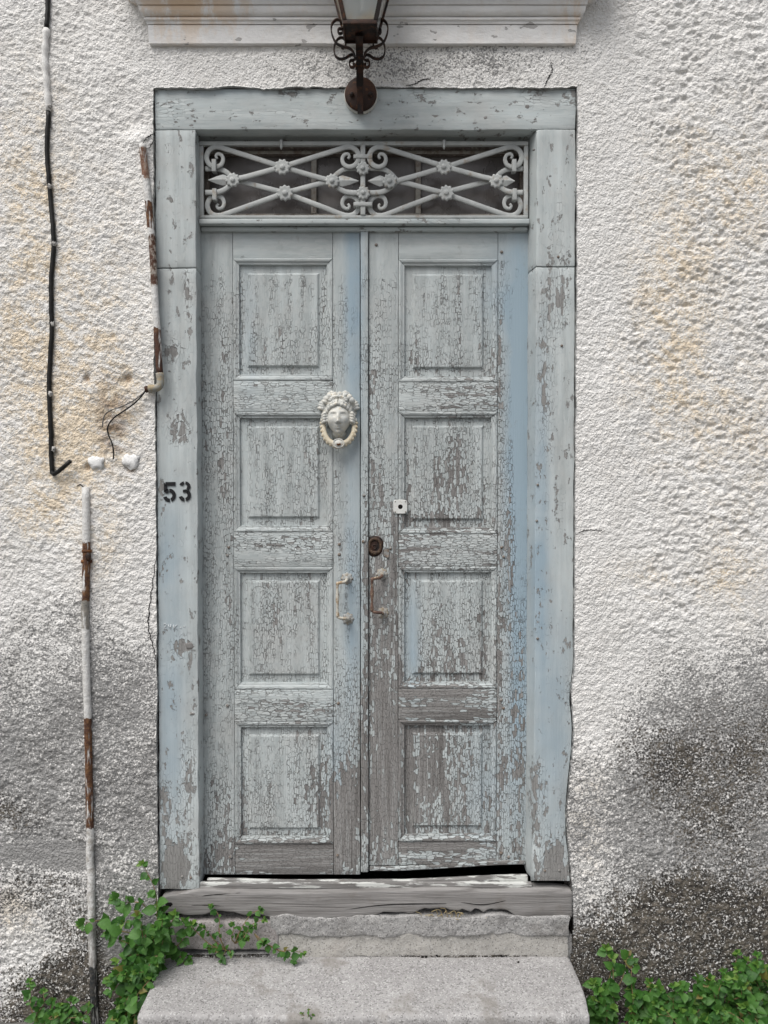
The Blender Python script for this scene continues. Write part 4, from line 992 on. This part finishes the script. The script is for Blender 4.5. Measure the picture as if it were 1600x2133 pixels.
cp_ = P(749.5, 138, -.082); box_obj('arm_collar', cp_.x - .0145, cp_.x + .0145, cp_.y - .012, cp_.y + .012, cp_.z - .006, cp_.z + .006, M_RUST2, lan, .002, .02)
zt0 = P(752, 52, yl - .045).z; hb = .052
tz1 = zt0 + .014
# tray: open-bottomed square rim with a floor plate
for nm, (a, b, c_, d_) in (('tray_rim', (-hb, hb, -hb, -hb + .004)), ('tray_rim', (-hb, hb, hb - .004, hb)), ('tray_rim', (-hb, -hb + .004, -hb + .0042, hb - .0042)), ('tray_rim', (hb - .004, hb, -hb + .0042, hb - .0042))):
    box_obj(nm, LXc + a, LXc + b, yl + c_, yl + d_, zt0, tz1, M_RUST, lan, .001, .05)
box_obj('tray_floor', LXc - hb + .0045, LXc + hb - .0045, yl - hb + .0045, yl + hb - .0045, zt0 + .005, zt0 + .009, M_RUST, lan, .001, .05)
hH, fl = .24, .24
tops = [(s_, t_) for s_ in (-1, 1) for t_ in (-1, 1)]
for s_, t_ in tops:
    a = Vector((LXc + s_ * (hb - .005), yl + t_ * (hb - .005), tz1 - .002)); b = a + Vector((s_ * fl * hH, t_ * fl * hH, hH)); c_ = .0062
    V = [a + Vector((u_, v_, 0)) for u_, v_ in ((-c_, -c_), (c_, -c_), (c_, c_), (-c_, c_))] + [b + Vector((u_, v_, 0)) for u_, v_ in ((-c_, -c_), (c_, -c_), (c_, c_), (-c_, c_))]
    MB().add(V, [(0, 1, 5, 4), (1, 2, 6, 5), (2, 3, 7, 6), (3, 0, 4, 7), (3, 2, 1, 0), (4, 5, 6, 7)]).obj('corner_bar', M_RUST, lan, False)
def pane4(pa, pb, nrm):
    V = [*pa, *pb] + [q_ + nrm * .002 for q_ in (*pa, *pb)]
    MB().add(V, [(0, 1, 3, 2), (4, 6, 7, 5), (0, 4, 5, 1), (2, 3, 7, 6), (0, 2, 6, 4), (1, 5, 7, 3)]).obj('glass_pane', M_LGLASS, lan, False)
i0, i1 = hb - .012, hb - .012 + fl * hH; o0, o1 = hb - .006, hb - .006 + fl * hH
za_, zb_ = tz1 + .001, tz1 + hH - .004
for s_ in (-1, 1):
    pane4([Vector((LXc - i0, yl + s_ * o0, za_)), Vector((LXc + i0, yl + s_ * o0, za_))], [Vector((LXc - i1, yl + s_ * o1, zb_)), Vector((LXc + i1, yl + s_ * o1, zb_))], Vector((0, s_, 0)))
    pane4([Vector((LXc + s_ * o0, yl - i0, za_)), Vector((LXc + s_ * o0, yl + i0, za_))], [Vector((LXc + s_ * o1, yl - i1, zb_)), Vector((LXc + s_ * o1, yl + i1, zb_))], Vector((s_, 0, 0)))
MB().add(*tube([(LXc + .006, yl, zt0 + .012), (LXc + .006, yl, zt0 + .05), (LXc + .006, yl, zt0 + .13)], [.006, .006, .006], 10)).obj('candle_tube', M_WHITE, lan)
MB().add(*tube([(LXc + .006, yl, zt0 + .055), (LXc + .006, yl, zt0 + .066)], [.0105, .0105], 12)).obj('lamp_collar', M_NAIL, lan)
zr = tz1 + hH + .001; hw_ = o1 + .015
V = [(LXc + s_ * hw_, yl + t_ * hw_, zr) for s_, t_ in ((-1, -1), (1, -1), (1, 1), (-1, 1))] + [(LXc + s_ * .03, yl + t_ * .03, zr + .09) for s_, t_ in ((-1, -1), (1, -1), (1, 1), (-1, 1))] + [(LXc + s_ * .012, yl + t_ * .012, zr + .13) for s_, t_ in ((-1, -1), (1, -1), (1, 1), (-1, 1))]
MB().add(V, [(3, 2, 1, 0)] + [(i * 4 + k, i * 4 + (k + 1) % 4, i * 4 + 4 + (k + 1) % 4, i * 4 + 4 + k) for i in range(2) for k in range(4)] + [(8, 9, 10, 11)]).obj('roof', M_RUST, lan, False)
MB().add(*ellipsoid((LXc, yl, zr + .145), (.014, .014, .02), 14, 10)).obj('finial', M_RUST, lan)
S1 = [(713, 69), (707, 70), (704, 65), (707, 60), (713, 60), (717, 54), (712, 45), (702, 41), (693, 48), (690, 60), (693, 76), (701, 90), (714, 97), (728, 101), (737, 110), (741, 124)]
S2 = [(711, 99), (716, 100), (720, 95), (720, 86), (714, 79), (706, 80), (699, 89), (696, 103), (699, 117), (709, 123), (720, 121), (729, 115), (736, 115), (739, 121), (736, 126), (731, 126), (728, 131), (730, 139), (737, 140), (739, 135), (735, 133)]
for k, (sp, yo) in enumerate(((S1, -.150), (S2, -.125))):
    for s_ in (0, 1):
        q_ = [((2 * 749 - a) if s_ else a, b) for a, b in sp]
        pts = crom([P(a, b, yo) for a, b in q_], 5)
        MB().add(*flatbar(pts, .0042, .013)).obj('scroll', M_RUST, lan)

# ------------------------------------------------------------------ cable, conduits, wires
cabp = [(100, -60), (100, 0), (97, 60), (94, 115), (97, 170), (101, 232), (98, 300), (100, 350), (104, 395), (110, 470), (112, 515), (107, 580), (107, 640), (108, 690), (103, 780), (103, 830), (106, 900), (107, 950), (109, 985)]
cab = empty('power_cable', P(109, 985, -.02), 'black cable clipped to the stucco, hooked up at its lower end', 'cable')
def cpt(a, b, off): return P(a, b, wall_y(a, b) - off)
def smoothy(pts, it=6):
    for _ in range(it):
        ys = [p_.y for p_ in pts]
        for i in range(1, len(pts) - 1): pts[i].y = (ys[i - 1] + ys[i] * 2 + ys[i + 1]) / 4
    return pts
cc = crom([Vector((a, 0, b)) for a, b in cabp], 6); cc = [(q_.x, q_.z) for q_ in cc]
p3 = smoothy([cpt(a, b, .0045) for a, b in cc])
up_ = [p_ for p_, (a, b) in zip(p3, cc) if b <= 66]; mid_ = [p_ for p_, (a, b) in zip(p3, cc) if 58 <= b <= 232]; lo_ = [p_ for p_, (a, b) in zip(p3, cc) if b >= 226]
tail = [P(112, 988, -.026), P(122, 982, -.030), P(136, 970, -.036), P(147, 960, -.040)]
MB().add(*tube(up_, .0076, 12)).obj('cable_run', M_DARK, cab)
MB().add(*tube(lo_ + tail, [.0076] * len(lo_) + [.0070] * 4, 12)).obj('cable_run', M_DARK, cab)
o_ = MB().add(*tube(mid_, [.0100 + .002 * math.sin(i * 1.7) for i in range(len(mid_))], 12)).obj('cable_run', M_CPAINT, cab); o_['label'] = 'stretch of cable painted over white'
for i, (a, b) in enumerate([(103, 222), (104, 388), (113, 508), (109, 675), (105, 821), (113, 936)]):
    c_ = cpt(a, b, .008); v, f = lumpy(c_, (.0075, .007, .0085), 20 + i, .6); mesh_obj('cable_clip', v, f, M_CLIP, cab)
def conduit(name, path, rad, mat, label):
    cc_ = crom([Vector((a, 0, b)) for a, b in path], 8); pts = smoothy([cpt(q_.x, q_.z, rad * .35) for q_ in cc_], 12)
    root = empty(name, pts[-1], label, 'pipe', 'old conduit pipes on the wall')
    v, f = tube(pts, rad, 14); v = np.array([tuple(q_) for q_ in v]); v += .0008 * np.stack([vnoise(v[:, 0] * 90 + k, v[:, 1] * 90, v[:, 2] * 90, 5 + k) for k in range(3)], 1)
    mesh_obj('tube', v, f, mat, root); return root, pts
c1_, pts1 = conduit('conduit_pipe', UPP, .0115, M_COND1, 'flaking white conduit pipe hugging the door frame above the loose wires')
e0 = pts1[-1]
ee = [e0 + Vector((0, 0, .004)), P(334, 792, e0.y - .001), P(333.5, 801, e0.y - .002), P(329, 807, e0.y - .003), P(320, 809, e0.y - .004), P(310, 810, e0.y - .004)]
ep = crom(ee, 6); MB().add(*tube(ep, [.0135 if (i < 4 or i > len(ep) - 5) else .0125 for i in range(len(ep))], 14)).obj('elbow', M_GREYPL, c1_)
MB().add(*tube([P(310.5, 810, e0.y - .004), P(303, 811, e0.y - .004)], [.0112, .0112], 14)).obj('elbow_mouth', M_RUST, c1_)
c2_, pts2 = conduit('conduit_pipe', LOWP, .0125, M_COND2, 'half rusted conduit pipe with a clamp running down to the weeds')
for b in (1148, 1169):
    c_ = cpt(181, b, .0); MB().add(*tube([c_ + Vector((0, 0, -.005)), c_ + Vector((0, 0, .005))], [.0185 if b > 1160 else .0160] * 2, 14)).obj('clamp', M_RUST2, c2_)
v, f = lumpy(cpt(184, 1160, .012), (.009, .006, .016), 3); mesh_obj('clamp_bolt', v, f, M_RUST, c2_)
wm = P(304, 811, e0.y - .004)
for nm, path, r_, mat, lab in (('electric_wire', [(304, 812), (296, 824), (280, 840), (258, 856), (240, 868), (229, 880), (224, 893), (227, 908), (234, 925), (237, 945), (236, 957)], .0026, M_DARK, 'thicker dark electric wire dangling from the conduit elbow'),
                           ('electric_wire', [(304, 813), (290, 826), (272, 838), (250, 848), (233, 854), (220, 862), (215, 875), (213, 890)], .0019, simple('grey_wire', (.10, .10, .10), (.16, .155, .15), 40), 'thin grey electric wire curling from the conduit elbow')):
    n = len(path); pts = [P(a, b, (e0.y - .004) * (1 - i / n) + (wall_y(a, b) - .010) * (i / n)) for i, (a, b) in enumerate(path)]
    tag(MB().add(*tube(crom(pts, 5), r_, 8)).obj(nm, mat, None), lab, 'wire')

# ------------------------------------------------------------------ weeds
def leaf_material(name, a, b):
    m = Mat(name, .5); oi = E(m, m.N('ShaderNodeObjectInfo').outputs['Random']); p = m.pos()
    c_ = m.mix(oi, a, b); c_ = m.mix(m.ss(.4, .7, m.noise(p, 90, 3)) * .3, c_, tuple(q_ * 1.5 for q_ in b))
    m.color(c_); m.b.inputs['Specular IOR Level'].default_value = .35
    tr = m.N('ShaderNodeBsdfTranslucent'); m.put(tr.inputs[0], m.mix(oi, (.06, .16, .02), (.10, .22, .03)))
    mx = m.N('ShaderNodeMixShader'); mx.inputs[0].default_value = .28
    out = m.nt.nodes['Material Output']; m.nt.links.new(m.b.outputs[0], mx.inputs[1]); m.nt.links.new(tr.outputs[0], mx.inputs[2]); m.nt.links.new(mx.outputs[0], out.inputs[0])
    m.bump(m.noise(p, 240, 2), .001); return m.mat
M_LEAF = leaf_material('weed_leaf', (.022, .082, .014), (.072, .185, .032))
M_LEAFY = leaf_material('weed_young_leaf', (.085, .185, .030), (.14, .24, .045))
M_STEM = simple('weed_stem', (.16, .15, .06), (.24, .13, .08), 60, .4, .6, .6)
def leaf_mesh(name, mat, wd_, fold, droop):
    """ovate pointed leaf along +x, unit length, folded on its midrib"""
    T = [0, .10, .26, .44, .62, .80, .92, 1.0]; W = [.03, .18, .40, .46, .38, .22, .09, .0]
    V, F = [], []
    for t, w_ in zip(T, W):
        zc_ = -droop * t * t
        V += [(t, w_ * wd_, zc_ + fold * w_ + .02 * math.sin(9 * t)), (t, 0, zc_), (t, -w_ * wd_, zc_ + fold * w_ - .02 * math.sin(8 * t))]
    for i in range(len(T) - 1):
        F += [(i * 3, i * 3 + 1, i * 3 + 4, i * 3 + 3), (i * 3 + 1, i * 3 + 2, i * 3 + 5, i * 3 + 4)]
    return MB().add(V, F).mesh(name, mat)
LEAVES = [leaf_mesh('leaf', M_LEAF, w_, fo, dr) for w_, fo, dr in ((.86, .22, .15), (.74, .30, .28), (.94, .12, .30), (.62, .25, .10))]
M_LEAFD = leaf_material('weed_dry_leaf', (.17, .17, .04), (.15, .11, .04))
DRYL = [leaf_mesh('leaf', M_LEAFD, .8, .45, .35)]
YOUNG = [leaf_mesh('leaf', M_LEAFY, w_, fo, dr) for w_, fo, dr in ((.75, .3, .1), (.6, .4, .2))]
def place_leaf(base, d, nrm, ln, plant, young, rg_):
    d = d.normalized(); s_ = nrm.cross(d)
    if s_.length < 1e-4: s_ = Vector((1, 0, 0)).cross(d)
    s_.normalize(); n_ = d.cross(s_)
    me = rg_.choice(DRYL if rg_.random() < .02 else YOUNG if young else LEAVES)
    o_ = inst('leaf', me, base, plant); rot = Matrix((d, s_, n_)).transposed()
    o_.rotation_euler = rot.to_euler(); o_.scale = (ln, ln, ln)
def weed(name, root, stems, label, seed, size=.036, nleaf=7, group=None, step_=1.0):
    """stems: list of (root point, tip point)"""
    rg_ = random.Random(seed); pl = empty(name, root, label, 'weed', group); mb = MB(); cnt = 0
    for (a, b) in stems:
        a, b = Vector(a), Vector(b); L = (b - a).length
        m1 = a.lerp(b, .35) + Vector((rg_.uniform(-.12, .12) * L, -.16 * L * rg_.random(), rg_.uniform(-.02, .14) * L)); m2 = a.lerp(b, .7) + Vector((rg_.uniform(-.1, .1) * L, -.14 * L * rg_.random(), rg_.uniform(.0, .14) * L))
        pp_ = crom([a, m1, m2, b], 5); n = len(pp_)
        mb.add(*tube(pp_, [.0021 * (1 - .65 * i / n) for i in range(n)], 5))
        k = max(3, int(nleaf * min(1.6, .45 + L / .13))); ang = rg_.uniform(0, 6.28)
        for i in range(k):
            t = .25 + .75 * (i + .5) / k; j = min(n - 2, int(t * (n - 1))); bp = pp_[j].lerp(pp_[j + 1], t * (n - 1) - j)
            tan = (pp_[j + 1] - pp_[j]).normalized(); ang += 2.4 + rg_.uniform(-.4, .4)
            side = Vector((math.cos(ang), -.55 + .3 * rg_.random(), math.sin(ang) * .75 + .05)); side = (side - tan * side.dot(tan) * .5).normalized()
            d = (side + tan * .35).normalized(); nr = Vector((rg_.uniform(-.35, .35), -.75, .75 + rg_.uniform(-.3, .3)))
            place_leaf(bp, d, nr, size * (1.15 - .45 * t) * rg_.uniform(.55, 1.4), pl, False, rg_); cnt += 1
        for i in range(4):      # young tuft at the tip
            q_ = ang + i * 1.57; tan = (pp_[-1] - pp_[-2]).normalized()
            place_leaf(pp_[-1], (Vector((math.cos(q_), -.5, math.sin(q_) * .8)) * .8 + tan * .6), Vector((rg_.uniform(-.4, .4), -.7, .8)), size * rg_.uniform(.42, .68), pl, rg_.random() < .45, rg_); cnt += 1
    mb.obj('stem', M_STEM, pl); return cnt
def tips(poly_fn, n, seed, roots, y0, y1):
    rg_ = random.Random(seed); out = []
    for i in range(n):
        a, b = poly_fn(rg_); y_ = rg_.uniform(y0, y1); r_ = rg_.choice(roots); out.append((r_, P(a, b, y_)))
    return out
rA = [P(335, 1995, -.03), P(325, 2010, -.04), P(345, 1985, -.03)]
def fA(rg_):
    k = rg_.random()
    if k < .62: return rg_.gauss(300, 40), rg_.gauss(1965, 38)
    return rg_.gauss(262, 26), rg_.gauss(2040, 30)
st = tips(fA, 17, 1, rA, -.07, -.19)
st += [(rA[0], P(298, 1800, -.05)), (P(310, 1900, -.05), P(240, 1868, -.05)), (P(318, 1950, -.05), P(170, 1925, -.05)), (rA[0], P(330, 1885, -.06)), (rA[2], P(365, 1905, -.07)), (rA[2], P(400, 1925, -.06)), (rA[2], P(392, 2000, -.05)), (rA[0], P(225, 1945, -.09)), (rA[0], P(245, 2000, -.10))]
weed('pellitory_weed', P(335, 1995, -.03), st, 'largest leafy green weed, climbing from the joint of doorstep and wall beside the frame', 3, .039, 7)
rA2 = [Vector((X(262), -.06, .0)), Vector((X(285), -.10, .0)), Vector((X(240), -.05, .0))]
weed('pellitory_weed', rA2[0], tips(lambda r_: (r_.gauss(272, 26), r_.gauss(2085, 26)), 13, 4, rA2, -.06, -.20), 'green weed filling the corner between conduit pipe foot and doorstep side', 5, .038, 7)
rB = [Vector((X(120), -.05, 0)), Vector((X(170), -.06, 0)), Vector((X(90), -.05, 0))]
weed('pellitory_weed', rB[0], tips(lambda r_: (r_.gauss(130, 40), r_.gauss(2108, 14)), 9, 6, rB, -.03, -.14) + [(rB[2], P(62, 2045, -.04)), (rB[2], P(90, 2065, -.05)), (rB[0], P(110, 2085, -.06)), (rB[1], P(185, 2095, -.05))], 'small sprawling weed at the wall foot, conduit pipe between it and the doorstep', 7, .031, 6)
rC = [P(470, 1978, -.03), P(490, 1965, -.03)]
weed('pellitory_weed', rC[0], [(rC[0], P(440, 1888, -.03)), (rC[1], P(543, 1895, -.035)), (rC[1], P(530, 1930, -.04)), (rC[1], P(505, 1945, -.04)), (rC[0], P(420, 1928, -.035)), (rC[0], P(385, 1918, -.03)), (rC[0], P(440, 1975, -.05)), (rC[0], P(460, 2000, -.06)), (rC[0], P(480, 1985, -.06)), (rC[1], P(515, 1955, -.05)), (rC[1], P(550, 1915, -.04)), (rC[1], P(485, 1925, -.035)),
     (P(530, 1945, -.04), P(560, 1972, -.05)), (P(530, 1945, -.04), P(585, 1985, -.055)), (P(560, 1970, -.05), P(632, 1985, -.06)), (P(590, 1985, -.055), P(612, 2002, -.07))], 'straggling weed growing from the cracked footing and creeping over the doorstep', 9, .026, 5)
rD = [Vector((X(1250), -.05, 0)), Vector((X(1275), -.08, 0))]
weed('pellitory_weed', rD[0], [(rD[0], P(1262, 1975, -.05)), (rD[0], P(1275, 1995, -.06)), (rD[1], P(1308, 1990, -.05)), (rD[1], P(1318, 2005, -.06))] + tips(lambda r_: (r_.gauss(1262, 20), r_.gauss(2075, 22)), 7, 11, rD, -.06, -.16), 'weed with two tall sprigs against the black wall foot, next to the doorstep corner', 13, .040, 6)
GR = 'weeds massed along the black wall foot'
for i, (c_, top, sp, n) in enumerate([(1345, 2050, 32, 11), (1415, 2040, 34, 12), (1490, 2035, 34, 12), (1560, 2010, 32, 15), (1640, 1995, 34, 12), (1370, 2100, 40, 10), (1470, 2100, 40, 10), (1560, 2090, 40, 10)]):
    near = i >= 5; yb_ = -.16 if near else -.06
    rr = [Vector((X(c_ + d_), yb_, 0)) for d_ in (-20, 5, 25)]
    stt = tips(lambda r_: (r_.gauss(c_, sp), r_.uniform(top, top + 75)), n, 20 + i, rr, yb_ + .02, yb_ - .09)
    if i == 3: stt += [(rr[0], P(1535, 1985, -.04)), (rr[1], P(1575, 1990, -.04)), (rr[1], P(1555, 2000, -.05))]
    weed('pellitory_weed', rr[0], stt, 'broad-leaved green weed in the dense row along the blackened wall foot', 40 + i, .037, 7, GR)
# tiny weed on the step edge, dry grass in the rotten timber
weed('seedling', P(640, 2128, -.30), [(P(640, 2130, -.30), P(628, 2110, -.305)), (P(640, 2130, -.30), P(643, 2104, -.305)), (P(640, 2130, -.30), P(652, 2114, -.305))], 'tiny seedling sprouting from the front edge of the doorstep', 60, .011, 3)
M_DRY = simple('dry_straw', (.36, .28, .14), (.46, .39, .24), 60)
dg = empty('dry_grass_tuft', P(940, 1912, -.012), 'dry yellow grass tuft in the rotten gap below the threshold beam', 'grass tuft'); rg_ = random.Random(8)
for i in range(22):
    a = P(rg_.gauss(942, 26), 1914 + rg_.uniform(-3, 3), -.012); h_ = rg_.uniform(.012, .048); dx = rg_.uniform(-.03, .03)
    pts = crom([a, a + Vector((dx * .3, -.006, h_ * .7)), a + Vector((dx, -.012, h_ * rg_.uniform(.5, 1.1)))], 4)
    MB().add(*tube(pts, [.0010] * (len(pts) - 1) + [.0003], 4)).obj('blade', M_DRY, dg)
